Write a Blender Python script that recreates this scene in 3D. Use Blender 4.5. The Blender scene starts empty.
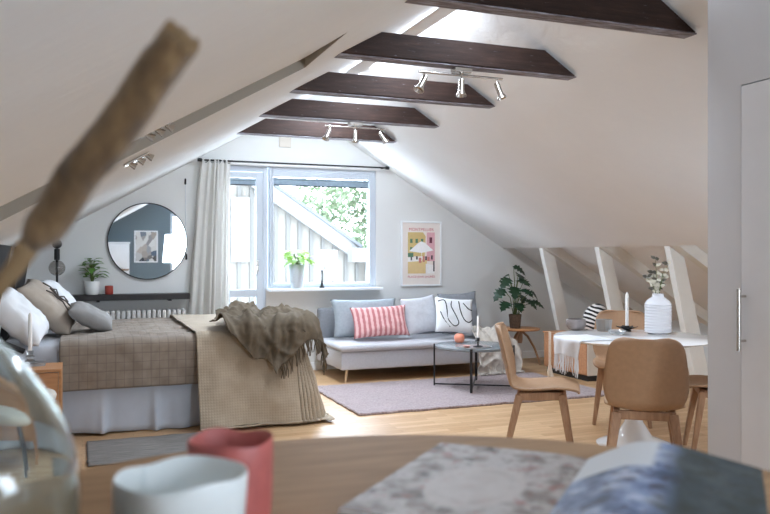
import bpy, bmesh, math, random
from mathutils import Vector, Matrix, noise as mnoise
random.seed(7)
PI = math.pi
col = bpy.context.scene.collection
H = 1.30                       # camera height
YAW = math.radians(21.35)
F = 775.0
SN, CS = math.sin(YAW), math.cos(YAW)

# ---------- where a pixel of the photograph lies in the room ----------
def ray(u, v):
    a = (u-385)/F; b = (255-v)/F
    return Vector((SN+CS*a, CS-SN*a, b))
def onz(u, v, z):
    d = ray(u, v); t = (z-H)/d.z
    return Vector((d.x*t, d.y*t, z))
def ony(u, v, y):
    d = ray(u, v); t = y/d.y
    return Vector((d.x*t, y, H+d.z*t))
def ond(u, v, t):
    d = ray(u, v)
    return Vector((d.x*t, d.y*t, H+d.z*t))

# ---------- mesh building ----------
class MB:
    def __init__(self):
        self.v = []; self.f = []; self.uv = []; self.mi = []; self.cur = 0
    def add(self, vs, fs, uvs=None):
        b = len(self.v)
        self.v += [Vector(p) for p in vs]
        for k, f in enumerate(fs):
            self.f.append(tuple(b+i for i in f))
            self.uv.append(uvs[k] if uvs else None)
            self.mi.append(self.cur)
        return self
    def box(self, lo, hi, m=None):
        x0,y0,z0 = lo; x1,y1,z1 = hi
        vs = [Vector(p) for p in ((x0,y0,z0),(x1,y0,z0),(x1,y1,z0),(x0,y1,z0),(x0,y0,z1),(x1,y0,z1),(x1,y1,z1),(x0,y1,z1))]
        if m: vs = [m@p for p in vs]
        return self.add(vs, [(0,3,2,1),(4,5,6,7),(0,1,5,4),(1,2,6,5),(2,3,7,6),(3,0,4,7)])
    def bar(self, p0, p1, w, h, up=(0,0,1), w1=None, h1=None):
        p0 = Vector(p0); p1 = Vector(p1); d = (p1-p0).normalized(); up = Vector(up)
        s = d.cross(up)
        if s.length < 1e-4: s = d.cross(Vector((1,0,0)))
        s.normalize(); n = s.cross(d)
        w1 = w if w1 is None else w1; h1 = h if h1 is None else h1
        vs = []
        for p, ww, hh in ((p0,w,h),(p1,w1,h1)):
            for a, b in ((-1,-1),(1,-1),(1,1),(-1,1)):
                vs.append(p+s*(a*ww/2)+n*(b*hh/2))
        return self.add(vs, [(3,2,1,0),(4,5,6,7),(0,1,5,4),(1,2,6,5),(2,3,7,6),(3,0,4,7)])
    def tube(self, pts, r, seg=10, caps=True):
        pts = [Vector(p) for p in pts]; n = len(pts)
        rs = r if isinstance(r, (list, tuple)) else [r]*n
        vs = []; prev = None
        for i, p in enumerate(pts):
            d = (pts[min(i+1,n-1)]-pts[max(i-1,0)]).normalized()
            if prev is None:
                s = d.orthogonal().normalized()
            else:
                s = prev-d*prev.dot(d)
                s = s.normalized() if s.length > 1e-6 else d.orthogonal().normalized()
            prev = s; t = d.cross(s)
            for k in range(seg):
                a = 2*PI*k/seg
                vs.append(p+(s*math.cos(a)+t*math.sin(a))*rs[i])
        fs = []
        for i in range(n-1):
            for k in range(seg):
                k2 = (k+1) % seg
                fs.append((i*seg+k, i*seg+k2, (i+1)*seg+k2, (i+1)*seg+k))
        if caps:
            fs.append(tuple(reversed(range(seg)))); fs.append(tuple(range((n-1)*seg, n*seg)))
        return self.add(vs, fs)
    def lathe(self, prof, seg=28, c=(0,0,0), m=None, cap0=True, cap1=True):
        c = Vector(c); vs = []
        for r, z in prof:
            for k in range(seg):
                a = 2*PI*k/seg
                p = Vector((r*math.cos(a), r*math.sin(a), z))
                vs.append((m@p if m else p)+c)
        fs = []; n = len(prof)
        for i in range(n-1):
            for k in range(seg):
                k2 = (k+1) % seg
                fs.append((i*seg+k, i*seg+k2, (i+1)*seg+k2, (i+1)*seg+k))
        if cap0 and prof[0][0] > 1e-5: fs.append(tuple(reversed(range(seg))))
        if cap1 and prof[-1][0] > 1e-5: fs.append(tuple(range((n-1)*seg, n*seg)))
        return self.add(vs, fs)
    def sphere(self, c, r, seg=16, rings=10, sc=(1,1,1), m=None):
        prof = [(max(r*math.sin(PI*i/rings),1e-4), -r*math.cos(PI*i/rings)) for i in range(rings+1)]
        mm = Matrix.Diagonal((sc[0],sc[1],sc[2],1))
        if m: mm = m@mm
        return self.lathe(prof, seg, c, mm)
    def prism(self, poly, axis, a0, a1):
        """poly: 2-D outline; axis y: (x,z); axis x: (y,z); axis z: (x,y)."""
        def mk(p, a):
            return {'y':(p[0],a,p[1]), 'x':(a,p[0],p[1]), 'z':(p[0],p[1],a)}[axis]
        n = len(poly)
        vs = [mk(p,a0) for p in poly]+[mk(p,a1) for p in poly]
        fs = [tuple(range(n)), tuple(reversed(range(n,2*n)))]
        for i in range(n):
            j = (i+1) % n
            fs.append((i, n+i, n+j, j))
        return self.add(vs, fs)
    def grid(self, fn, nu, nv, uvf=None):
        vs = []; U = []
        for j in range(nv+1):
            for i in range(nu+1):
                vs.append(fn(i/nu, j/nv)); U.append(uvf(i/nu, j/nv) if uvf else (i/nu, j/nv))
        fs = []; uvs = []
        for j in range(nv):
            for i in range(nu):
                a = j*(nu+1)+i; q = (a, a+1, a+nu+2, a+nu+1)
                fs.append(q); uvs.append([U[k] for k in q])
        return self.add(vs, fs, uvs)
    def build(self, name, mats, parent=None, smooth=None, bevel=None, sub=0, solid=None, solid_off=-1, m=None):
        me = bpy.data.meshes.new(name)
        vs = [m@p for p in self.v] if m else self.v
        me.from_pydata([tuple(p) for p in vs], [], self.f)
        if any(u for u in self.uv):
            lay = me.uv_layers.new(name='UVMap')
            for p, u in zip(me.polygons, self.uv):
                if u:
                    for li, c in zip(p.loop_indices, u): lay.data[li].uv = c
        if not isinstance(mats, (list, tuple)): mats = [mats]
        for mt in mats: me.materials.append(mt)
        for p, k in zip(me.polygons, self.mi): p.material_index = k
        bm = bmesh.new(); bm.from_mesh(me)
        if not any(u for u in self.uv): bmesh.ops.recalc_face_normals(bm, faces=bm.faces)
        bm.to_mesh(me); bm.free()
        if smooth is not None:
            for p in me.polygons: p.use_smooth = True
            if smooth < 180: me.set_sharp_from_angle(angle=math.radians(smooth))
        o = bpy.data.objects.new(name, me); col.objects.link(o)
        if parent: o.parent = parent
        if bevel:
            b = o.modifiers.new('b', 'BEVEL'); b.width = bevel; b.segments = 2; b.limit_method = 'ANGLE'; b.angle_limit = math.radians(40)
        if solid:
            s = o.modifiers.new('s', 'SOLIDIFY'); s.thickness = solid; s.offset = solid_off
        if sub:
            s = o.modifiers.new('u', 'SUBSURF'); s.levels = sub; s.render_levels = sub
        return o

def tag(o, label=None, cat=None, group=None, kind=None):
    if label: o['label'] = label
    if cat: o['category'] = cat
    if group: o['group'] = group
    if kind: o['kind'] = kind
    return o
def thing(name, label, cat, loc=(0,0,0), rz=0, group=None):
    o = bpy.data.objects.new(name, None); col.objects.link(o)
    o.empty_display_size = .1
    o.location = loc; o.rotation_euler = (0,0,rz)
    return tag(o, label, cat, group)
def dup(root, loc, rz, label, group=None):
    r = root.copy(); col.objects.link(r); r.location = loc; r.rotation_euler = (0,0,rz); r['label'] = label
    if group: r['group'] = group
    for ch in list(root.children):
        c = ch.copy(); col.objects.link(c); c.parent = r
        for g in ch.children:
            d = g.copy(); col.objects.link(d); d.parent = c
    return r
def nz(x, y, z=0.0): return mnoise.noise(Vector((x,y,z)))

# ---------- materials ----------
def lin(c):
    return tuple((x/12.92 if x <= .04045 else ((x+.055)/1.055)**2.4) for x in c)
def rgb(r, g, b): return lin((r/255, g/255, b/255))
class NT:
    def __init__(self, name):
        self.m = bpy.data.materials.new(name); self.m.use_nodes = True
        self.t = self.m.node_tree; self.n = self.t.nodes; self.l = self.t.links
        self.n.clear()
        self.out = self.n.new('ShaderNodeOutputMaterial')
        self.b = self.n.new('ShaderNodeBsdfPrincipled')
        self.l.new(self.b.outputs[0], self.out.inputs[0])
    def node(self, t, **k):
        n = self.n.new(t)
        for a, v in k.items(): setattr(n, a, v)
        return n
    def link(self, a, b): self.l.new(a, b)
    def coord(self, kind='Object', scale=(1,1,1), rot=(0,0,0), loc=(0,0,0)):
        tc = self.node('ShaderNodeTexCoord'); mp = self.node('ShaderNodeMapping')
        mp.inputs['Scale'].default_value = scale; mp.inputs['Rotation'].default_value = rot; mp.inputs['Location'].default_value = loc
        self.link(tc.outputs[kind], mp.inputs[0]); return mp.outputs[0]
    def noise(self, vec, scale, detail=4, rough=.55):
        n = self.node('ShaderNodeTexNoise'); n.inputs['Scale'].default_value = scale
        n.inputs['Detail'].default_value = detail; n.inputs['Roughness'].default_value = rough
        self.link(vec, n.inputs['Vector']); return n.outputs['Fac']
    def ramp(self, fac, stops, interp='LINEAR'):
        r = self.node('ShaderNodeValToRGB'); r.color_ramp.interpolation = interp
        e = r.color_ramp.elements
        while len(e) > 1: e.remove(e[-1])
        e[0].position = stops[0][0]; e[0].color = (*stops[0][1],1)
        for p, c in stops[1:]:
            q = e.new(p); q.color = (*c,1)
        self.link(fac, r.inputs[0]); return r.outputs[0]
    def math(self, op, a, b=None, c=None):
        n = self.node('ShaderNodeMath', operation=op)
        for k, x in enumerate((a,b,c)):
            if x is None: continue
            if isinstance(x, (int,float)): n.inputs[k].default_value = x
            else: self.link(x, n.inputs[k])
        return n.outputs[0]
    def mix(self, fac, a, b):
        n = self.node('ShaderNodeMix', data_type='RGBA')
        if isinstance(fac, (int,float)): n.inputs[0].default_value = fac
        else: self.link(fac, n.inputs[0])
        for k, x in ((6,a),(7,b)):
            if isinstance(x, tuple): n.inputs[k].default_value = (*x[:3],1)
            else: self.link(x, n.inputs[k])
        return n.outputs[2]
    def sep(self, vec):
        s = self.node('ShaderNodeSeparateXYZ'); self.link(vec, s.inputs[0]); return s.outputs
    def bump(self, h, strength=.3, dist=.01):
        b = self.node('ShaderNodeBump'); b.inputs['Strength'].default_value = strength; b.inputs['Distance'].default_value = dist
        self.link(h, b.inputs['Height']); self.link(b.outputs[0], self.b.inputs['Normal'])
    def set(self, **k):
        for a, v in k.items():
            i = self.b.inputs[a.replace('_',' ')]
            if isinstance(v, bpy.types.NodeSocket): self.link(v, i)
            elif isinstance(v, tuple): i.default_value = (*v[:3],1)
            else: i.default_value = v
        return self

def plain(name, c, rough=.6, var=.06, vs=6, bs=None, bst=.15, bd=.004, metal=0, spec=.5, sheen=0, coords='Object', cscale=(1,1,1)):
    t = NT(name); v = t.coord(coords, cscale)
    f = t.noise(v, vs)
    lo = tuple(x*(1-var) for x in c); hi = tuple(min(1,x*(1+var)) for x in c)
    t.set(Base_Color=t.ramp(f, [(.3,lo),(.7,hi)]), Roughness=rough, Metallic=metal)
    t.b.inputs['Specular IOR Level'].default_value = spec
    if sheen: t.b.inputs['Sheen Weight'].default_value = sheen
    if bs: t.bump(t.noise(v, bs, 3), bst, bd)
    return t.m
def wood(name, c1, c2, scale=(2,18,18), rough=.45, s=3, kind='Object', bst=.05):
    t = NT(name); v = t.coord(kind, scale)
    n1 = t.noise(v, s, 6, .6)
    t.set(Base_Color=t.ramp(n1, [(.3,c1),(.7,c2)]), Roughness=rough)
    t.bump(n1, bst, .003); return t.m
def glass_pane(name, tint=(1,1,1), refl=.06):
    t = NT(name); t.n.remove(t.b)
    tr = t.node('ShaderNodeBsdfTransparent'); tr.inputs[0].default_value = (*tint,1)
    gl = t.node('ShaderNodeBsdfGlossy'); gl.inputs['Roughness'].default_value = .02
    fr = t.node('ShaderNodeLayerWeight'); fr.inputs[0].default_value = .12
    mx = t.node('ShaderNodeMixShader')
    f = t.math('MULTIPLY_ADD', fr.outputs['Facing'], .35, refl)
    t.link(f, mx.inputs[0]); t.link(tr.outputs[0], mx.inputs[1]); t.link(gl.outputs[0], mx.inputs[2])
    t.link(mx.outputs[0], t.out.inputs[0]); return t.m
def fabric_uv(name, base, base2, thread=.004, lines=None, rough=.9, bst=.4, bd=.002):
    """cloth with a woven bump; lines = list of (axis, period m, width m, colour, strength)."""
    t = NT(name); tc = t.node('ShaderNodeTexCoord'); uv = tc.outputs['UV']; s = t.sep(uv)
    f = t.noise(t.coord('UV',(1,1,1)), 9, 5)
    c = t.ramp(f, [(.3,base),(.7,base2)])
    for ax, per, wd, lc, st in (lines or []):
        fr = t.math('FRACT', t.math('DIVIDE', s[ax], per))
        m = t.math('MULTIPLY', t.math('LESS_THAN', fr, wd/per), st)
        c = t.mix(m, c, lc)
    t.set(Base_Color=c, Roughness=rough); t.b.inputs['Sheen Weight'].default_value = .15
    h = t.math('MULTIPLY', t.math('SINE', t.math('MULTIPLY', s[0], 2*PI/thread)), t.math('SINE', t.math('MULTIPLY', s[1], 2*PI/thread)))
    t.bump(h, bst, bd); return t.m

def plaster(name, c, streak=None):
    t = NT(name); v = t.coord('Object')
    f = t.noise(v, 1.4, 4)
    colr = t.ramp(f, [(.3,tuple(x*.965 for x in c)),(.7,c)])
    t.set(Base_Color=colr, Roughness=.85); t.b.inputs['Specular IOR Level'].default_value = .2
    h = t.noise(v, 45, 4)
    if streak:
        h2 = t.noise(t.coord('Object', streak), 3, 5, .6)
        h = t.math('ADD', t.math('MULTIPLY', h, .04), h2)
        t.bump(h, .4, .03)
    else: t.bump(h, .08, .004)
    return t.m
M = {}
M['wall'] = plaster('wall_plaster', rgb(226,226,224))
M['ceil'] = plaster('ceiling_plaster', rgb(232,233,233), streak=(.5,2.2,.5))
M['ceil_r'] = plaster('smooth_ceiling_plaster', rgb(240,239,238), streak=(.6,.6,.6))
M['step_shade'] = plaster('step_shade_beige', rgb(166,161,151))  # white step face with its shade painted in as darker beige
M['partition'] = plaster('partition_paint', rgb(203,203,206))
M['blue'] = plaster('blue_wall_paint', rgb(122,135,143))
M['white'] = plain('white_gloss_paint', rgb(238,240,242), .35, .02)
M['frame'] = plain('window_white_paint', rgb(204,211,220), .35, .02)
M['cabinet'] = plain('cabinet_paint', rgb(214,214,217), .4, .02)
M['post'] = plain('post_white_paint', rgb(228,226,220), .5, .03)
M['chrome'] = plain('brushed_nickel', rgb(200,195,188), .25, .03, metal=1)
M['black'] = plain('black_metal', rgb(32,32,34), .45, .1)
M['blackfab'] = plain('black_fabric', rgb(27,26,27), .9, .15, 20, 120, .3)
M['shelf'] = plain('black_stained_wood', rgb(42,38,37), .5, .15, 5)
M['blind'] = plain('grey_blind_fabric', rgb(150,166,180), .8, .12, 30)
M['candle'] = plain('white_wax', rgb(250,248,244), .4, .01)
M['pot'] = plain('white_glazed_pot', rgb(232,232,230), .3, .02)
M['graypot'] = plain('pale_grey_pot', rgb(205,210,216), .5, .04)
M['leaf'] = plain('leaf_green', rgb(92,128,62), .45, .35, 14)
M['leaf_d'] = plain('leaf_dark_green', rgb(34,62,38), .4, .35, 12)
M['leaf_l'] = plain('leaf_light_green', rgb(134,170,82), .45, .3, 12)
M['stem'] = plain('plant_stem', rgb(96,110,60), .6, .2)
M['soil'] = plain('potting_soil', rgb(60,45,35), .95, .3, 60)
M['red'] = plain('terracotta_red_glaze', rgb(168,72,60), .5, .12)
M['glass'] = None
def real_glass(name, tint, rough=.0, ior=1.45):
    t = NT(name); t.set(Base_Color=tint, Roughness=rough, IOR=ior)
    t.b.inputs['Transmission Weight'].default_value = 1; 
    f = t.noise(t.coord(), 3); t.bump(f, .02, .01); return t.m
M['glass'] = real_glass('clear_glass', (.93,.97,.96))
M['vaseglass'] = real_glass('bottle_glass', (.86,.93,.92))
M['smoke'] = glass_pane('smoked_globe_glass', (.72,.70,.68), .12)
M['pane'] = glass_pane('window_glass')
M['steel'] = plain('beam_fixing', rgb(150,150,150), .4, .1, metal=1)

# beams: dark brown, worn
def beam_mat():
    t = NT('dark_stained_beam'); v = t.coord('Object', (1.2,14,14))
    n = t.noise(v, 3, 7, .65)
    c = t.ramp(n, [(.25,rgb(26,17,14)),(.55,rgb(48,33,27)),(.8,rgb(72,52,42))])
    w = t.noise(t.coord('Object', (3,20,20)), 4, 6, .7)
    c2 = t.mix(t.ramp(w, [(.62,(0,0,0)),(.72,(.5,.5,.5))]), c, rgb(150,145,150))
    t.set(Base_Color=c2, Roughness=.7); t.b.inputs['Specular IOR Level'].default_value = .25; t.bump(n, .3, .006); return t.m
M['beam'] = beam_mat()
# worn underside of the beams
def beam_under():
    t = NT('worn_beam_underside'); v = t.coord('Object', (2,16,16))
    n = t.noise(v, 3, 7, .7)
    c = t.ramp(n, [(.35,rgb(78,62,58)),(.5,rgb(120,112,116)),(.7,rgb(176,178,188))])
    t.set(Base_Color=c, Roughness=.6); return t.m
M['beam_u'] = beam_under()

def floor_mat():
    t = NT('oak_strip_floor'); v = t.coord('Object', (1,1,1))
    b = t.node('ShaderNodeTexBrick'); b.offset = .37; b.squash = 1
    b.inputs['Scale'].default_value = 1; b.inputs['Brick Width'].default_value = .55; b.inputs['Row Height'].default_value = .068
    b.inputs['Mortar Size'].default_value = .0012; b.inputs['Mortar Smooth'].default_value = .2; b.inputs['Bias'].default_value = -.1
    b.inputs['Color1'].default_value = (*rgb(190,156,116),1); b.inputs['Color2'].default_value = (*rgb(212,182,144),1); b.inputs['Mortar'].default_value = (*rgb(146,112,78),1)
    t.link(v, b.inputs['Vector'])
    g = t.noise(t.coord('Object', (2.5,40,1)), 2.5, 6, .6)
    gc = t.ramp(g, [(.3,(.82,.78,.72)),(.7,(1.04,1.02,1.0))])
    mx = t.node('ShaderNodeMix', data_type='RGBA', blend_type='MULTIPLY'); mx.inputs[0].default_value = 1
    t.link(b.outputs['Color'], mx.inputs[6]); t.link(gc, mx.inputs[7])
    t.set(Base_Color=mx.outputs[2], Roughness=.42); t.bump(b.outputs['Fac'], -.15, .002); return t.m
M['floor'] = floor_mat()
M['tablewood'] = wood('oak_table_top', rgb(140,110,78), rgb(170,138,102), (3,30,1), .6, 2)
[n for n in M['tablewood'].node_tree.nodes if n.type == 'BSDF_PRINCIPLED'][0].inputs['Specular IOR Level'].default_value = .25
M['chair'] = plain('chair_wood_composite', rgb(168,136,106), .5, .06, 40, 160, .08)
M['chairleg'] = wood('chair_leg_wood', rgb(152,116,88), rgb(182,148,116), (20,20,3), .5)
M['oak'] = wood('warm_oak', rgb(178,124,78), rgb(204,152,104), (3,22,22), .45)
M['chest'] = wood('orange_pine', rgb(176,124,86), rgb(202,152,112), (2,16,16), .5)
M['palewood'] = wood('pale_wood', rgb(196,172,140), rgb(218,198,168), (14,14,3), .5)
M['cream'] = plain('cream_paint', rgb(214,206,194), .6, .04)
M['linen'] = plain('white_linen', rgb(234,236,238), .9, .03, 10, 60, .1)
M['sheet'] = plain('pale_grey_sheet', rgb(206,208,214), .9, .03, 10, 60, .1)
M['skirt'] = plain('blue_grey_bed_skirt', rgb(190,196,206), .9, .03, 8, 200, .1)
M['beigepil'] = plain('beige_linen', rgb(176,164,150), .9, .05, 18, 160, .2)
M['greypil'] = plain('grey_linen', rgb(150,148,146), .9, .05, 18, 160, .2)
M['ribbon'] = plain('dark_ribbon', rgb(96,88,82), .9, .08)
M['curtain'] = plain('curtain_linen', rgb(242,240,236), .9, .03, 14, 220, .15)
def sheer(m, k, c=(.86,.85,.82)):
    nt = m.node_tree; out = [n for n in nt.nodes if n.type == 'OUTPUT_MATERIAL'][0]; b = [n for n in nt.nodes if n.type == 'BSDF_PRINCIPLED'][0]
    tl = nt.nodes.new('ShaderNodeBsdfTranslucent'); tl.inputs[0].default_value = (*c,1)
    mx = nt.nodes.new('ShaderNodeMixShader'); mx.inputs[0].default_value = k
    nt.links.new(b.outputs[0], mx.inputs[1]); nt.links.new(tl.outputs[0], mx.inputs[2]); nt.links.new(mx.outputs[0], out.inputs[0])
sheer(M['curtain'], .5)
t = NT('thick_clear_glass'); t.set(Base_Color=(.96,.98,.98), Roughness=.03, IOR=1.45); t.b.inputs['Transmission Weight'].default_value = 1
t.bump(t.noise(t.coord(), 3), .02, .01); sheer(t.m, .3, (.95,.97,.98)); M['tumbler'] = t.m
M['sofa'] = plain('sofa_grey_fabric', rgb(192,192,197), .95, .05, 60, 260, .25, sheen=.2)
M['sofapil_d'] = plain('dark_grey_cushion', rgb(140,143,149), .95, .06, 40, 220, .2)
M['sofapil_b'] = plain('blue_grey_cushion', rgb(160,168,174), .95, .06, 40, 220, .2)
M['sofapil_l'] = plain('light_grey_cushion', rgb(196,197,202), .95, .05, 40, 220, .2)
M['knit'] = plain('beige_knit', rgb(196,188,178), .95, .14, 25, 90, .6, .01)
M['brownthrow'] = plain('brown_wool', rgb(98,87,71), .95, .14, 25, 260, .3, .003)
M['marble'] = plain('white_lacquer_top', rgb(236,236,236), .12, .015)
M['tabletop_g'] = plain('dark_grey_table_top', rgb(132,138,142), .18, .06)
M['ceramic'] = plain('ribbed_white_ceramic', rgb(224,224,228), .4, .02)
M['bowl'] = plain('stone_grey_bowl', rgb(136,128,126), .5, .2, 30)
M['orange'] = plain('peach_wax', rgb(232,148,120), .5, .08)
M['runner'] = plain('white_cotton_runner', rgb(226,228,232), .9, .03, 30, 200, .3)
M['tassel'] = plain('cream_tassel', rgb(228,216,200), .9, .06, 60)
M['whitecup'] = plain('white_stoneware', rgb(226,232,232), .35, .04, 12)
M['pinkcup'] = plain('pink_stoneware', rgb(178,98,92), .45, .14, 40)
M['basket'] = plain('woven_brown_basket', rgb(98,78,62), .8, .3, 50, 90, .6, .01)
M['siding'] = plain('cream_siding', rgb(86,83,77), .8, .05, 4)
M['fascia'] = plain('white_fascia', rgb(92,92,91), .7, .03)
M['roofing'] = plain('grey_roof', rgb(60,63,68), .8, .08)
M['tree'] = plain('tree_leaves', rgb(72,84,60), .7, .35, 8)
sheer(M['leaf'], .25, rgb(140,180,80)); sheer(M['leaf_l'], .3, rgb(170,210,100)); sheer(M['tree'], .25, rgb(70,84,52))
M['bark'] = plain('tree_bark', rgb(110,96,84), .9, .2)
M['radiator'] = plain('radiator_white', rgb(226,224,220), .4, .02)

# mirror
t = NT('mirror_silver'); f = t.noise(t.coord(), 3)
t.set(Base_Color=t.ramp(f, [(.3,(.9,.92,.93)),(.7,(.92,.94,.95))]), Metallic=1, Roughness=.015); M['mirror'] = t.m
# rugs
def rug_mat(name, a, b, sc=30):
    t = NT(name); v = t.coord()
    n1 = t.noise(v, 2.2, 5, .7); n2 = t.noise(v, sc*4, 3)
    c = t.mix(t.ramp(n2, [(.35,(0,0,0)),(.65,(1,1,1))]), a, b)
    c = t.mix(t.math('MULTIPLY', n1, .5), c, tuple(x*.78 for x in a))
    t.set(Base_Color=c, Roughness=.97); t.b.inputs['Sheen Weight'].default_value = .3
    t.bump(n2, .8, .02); return t.m
M['rug'] = rug_mat('mauve_pile', rgb(150,134,135), rgb(190,174,175), 14)
M['ragrug'] = None
def ragrug():
    t = NT('woven_rag_rug'); v = t.coord('Object'); s = t.sep(v)
    n = t.noise(t.coord('Object',(3,60,1)), 2, 4)
    n2 = t.noise(v, 90, 3)
    c = t.ramp(n, [(.3,rgb(112,109,106)),(.55,rgb(146,142,137)),(.75,rgb(172,166,159))])
    c = t.mix(t.math('MULTIPLY', n2, .4), c, rgb(90,88,90))
    t.set(Base_Color=c, Roughness=.95)
    t.bump(t.math('ADD', n2, t.math('SINE', t.math('MULTIPLY', s[1], 400))), .5, .006); return t.m
M['ragrug'] = ragrug()
M['plaid'] = fabric_uv('brown_checked_linen', rgb(134,121,108), rgb(152,140,126), .006,
    [(0,.062,.004,rgb(104,92,82),.5),(1,.062,.004,rgb(104,92,82),.5),(0,.124,.012,rgb(118,106,95),.3),(1,.124,.012,rgb(118,106,95),.25)], bst=.25)
def waffle():
    t = NT('quilted_cream_cotton'); tc = t.node('ShaderNodeTexCoord'); s = t.sep(tc.outputs['UV'])
    f = t.noise(t.coord('UV'), 7, 5)
    h = t.math('MULTIPLY', t.math('ABSOLUTE', t.math('SINE', t.math('MULTIPLY', s[0], PI/.02))), t.math('ABSOLUTE', t.math('SINE', t.math('MULTIPLY', s[1], PI/.02))))
    c = t.ramp(f, [(.3,rgb(164,150,130)),(.7,rgb(182,168,148))])
    c = t.mix(t.ramp(h, [(0,(.3,.3,.3)),(.4,(0,0,0))]), c, rgb(160,146,126))
    t.set(Base_Color=c, Roughness=.95); t.b.inputs['Sheen Weight'].default_value = .15
    t.bump(h, .35, .004); return t.m
M['waffle'] = waffle()
def stripes(name, axis, per, c1, c2, fuzz=.5, coords='UV', duty=.5, wob=0, rough=.95):
    t = NT(name); v = t.coord(coords); s = t.sep(v)
    x = s[axis]
    if wob: x = t.math('ADD', x, t.math('MULTIPLY', t.noise(v, 9, 2), wob))
    fr = t.math('PINGPONG', t.math('DIVIDE', x, per), .5)
    n = t.noise(v, 40, 3)
    k = t.math('ADD', fr, t.math('MULTIPLY', t.math('SUBTRACT', n, .5), fuzz))
    c = t.ramp(k, [(duty/2-.03,c1),(duty/2+.03,c2)])
    t.set(Base_Color=c, Roughness=rough); t.bump(n, .3, .004); return t.m
M['pinkstripe'] = stripes('pink_striped_cloth', 0, .058, rgb(192,124,126), rgb(228,190,188), .3)
M['zebra'] = stripes('black_white_striped_knit', 2, .042, rgb(30,26,28), rgb(234,230,226), .1, 'Object', .5, .03)
def fuzzy():
    t = NT('brown_bulrush'); v = t.coord('Object')
    n = t.noise(t.coord('Object',(1,1,.35)), 60, 6, .7); n2 = t.noise(v, 12, 3)
    c = t.ramp(n, [(.3,rgb(70,52,32)),(.5,rgb(112,88,56)),(.75,rgb(160,132,92))])
    c = t.mix(t.ramp(n2, [(.4,(0,0,0)),(.7,(.5,.5,.5))]), c, rgb(78,58,36))
    t.set(Base_Color=c, Roughness=.95); t.b.inputs['Sheen Weight'].default_value = .4
    t.bump(n, .8, .006); return t.m
M['bulrush'] = fuzzy()
M['straw'] = plain('dry_stem', rgb(150,126,92), .8, .2, 20)

# ================= SETTING =================
W = 8.45                                  # far gable wall
LX, LZ, LS = 1.41, 2.48, .577            # a point on the left roof slope, its pitch
RX, RZ, RS = 3.05, 2.48, .60
RIDGE_X = (RZ+RS*RX-LZ+LS*LX)/(LS+RS)
def zl(x): return LZ+LS*(x-LX)
def zr(x): return RZ-RS*(x-RX)
def roof(x): return min(zl(x), zr(x))
XL, XR, YN = -.72, 6.5, -2.4
def struct(name, mb, m, **k):
    return tag(mb.build(name, m, **k), kind='structure')

struct('floor', MB().box((XL-.2,YN-.2,-.12),(XR+.3,W+.2,0)), M['floor'])
# far wall with door and window openings
DX0, DX1, WX0, WX1 = 1.36, 1.915, 1.935, 3.19
ZT, ZS = 2.28, .93
mb = MB()
def gpoly(x0, x1, z0, z1=None):
    if z1 is None:
        top = [(x1, roof(x1)+.1)]
        if x0 < RIDGE_X < x1: top.append((RIDGE_X, roof(RIDGE_X)+.1))
        top.append((x0, roof(x0)+.1))
    else: top = [(x1,z1),(x0,z1)]
    mb.prism([(x0,z0),(x1,z0)]+top, 'y', W, W+.25)
gpoly(XL-.2, DX0, 0); gpoly(DX0, WX1, ZT); gpoly(DX1-.02, WX1, 0, ZS); gpoly(DX0, DX1-.02, 0, .06); gpoly(WX1, XR+.3, 0)
struct('wall_far', mb, M['wall'])
struct('wall_left', MB().box((XL-.2,YN,0),(XL,W,zl(XL)+.1)), M['wall'])
struct('wall_right', MB().box((XR,YN,0),(XR+.2,W,max(zr(XR),.35)+.15)), M['wall'])
# wall behind the camera (seen in the mirror), blue-grey with a tall window opening
mb = MB()
def npoly(x0, x1, z0, z1=None):
    top = [(x1, roof(x1)+.1)]
    if x0 < RIDGE_X < x1: top.append((RIDGE_X, roof(RIDGE_X)+.1))
    top.append((x0, roof(x0)+.1))
    if z1 is not None: top = [(x1,z1),(x0,z1)]
    mb.prism([(x0,z0),(x1,z0)]+top, 'y', YN-.2, YN)
NW0, NW1 = 1.98, 2.75
npoly(XL-.2, NW0, 0); npoly(NW0, NW1, 2.3); npoly(NW0, NW1, 0, .25); npoly(NW1, XR+.3, 0)
struct('wall_near', mb, M['blue'])
mb = MB()
for a, b in ((NW0,NW0+.07),(NW1-.07,NW1)): mb.box((a,YN-.12,.25),(b,YN-.02,2.3))
for a, b in ((.25,.32),(2.23,2.3)): mb.box((NW0+.07,YN-.12,a),(NW1-.07,YN-.02,b))
wf = struct('window_2', mb, M['frame'])
MB().box((NW0+.07,YN-.08,.32),(NW1-.07,YN-.07,2.23)).build('pane', M['pane'], wf)

# left slope: main part far, recessed part near the camera
Y1, YT, XK = 4.08, 3.36, 1.13
TH = .16
mb = MB()
def slopebox(x0, x1, y0, y1, zf, th=TH, g=0):
    mb.prism([(x0,zf(x0)+g),(x1,zf(x1)+g),(x1,zf(x1)+g+th),(x0,zf(x0)+g+th)], 'y', y0, y1)
slopebox(XL-.2, RIDGE_X, Y1, W+.2, zl)
slopebox(XK, RIDGE_X, YN-.2, Y1, zl)
SKX0, SKX1, SKY0, SKY1 = .3, .9, -1.3, -.8      # added roof opening, unseen behind the camera, lets in fill daylight
slopebox(XL-.2, XK, YN-.2, SKY0, zl); slopebox(XL-.2, XK, SKY1, YT, zl)
slopebox(XL-.2, SKX0, SKY0, SKY1, zl); slopebox(SKX1, XK, SKY0, SKY1, zl)
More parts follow.
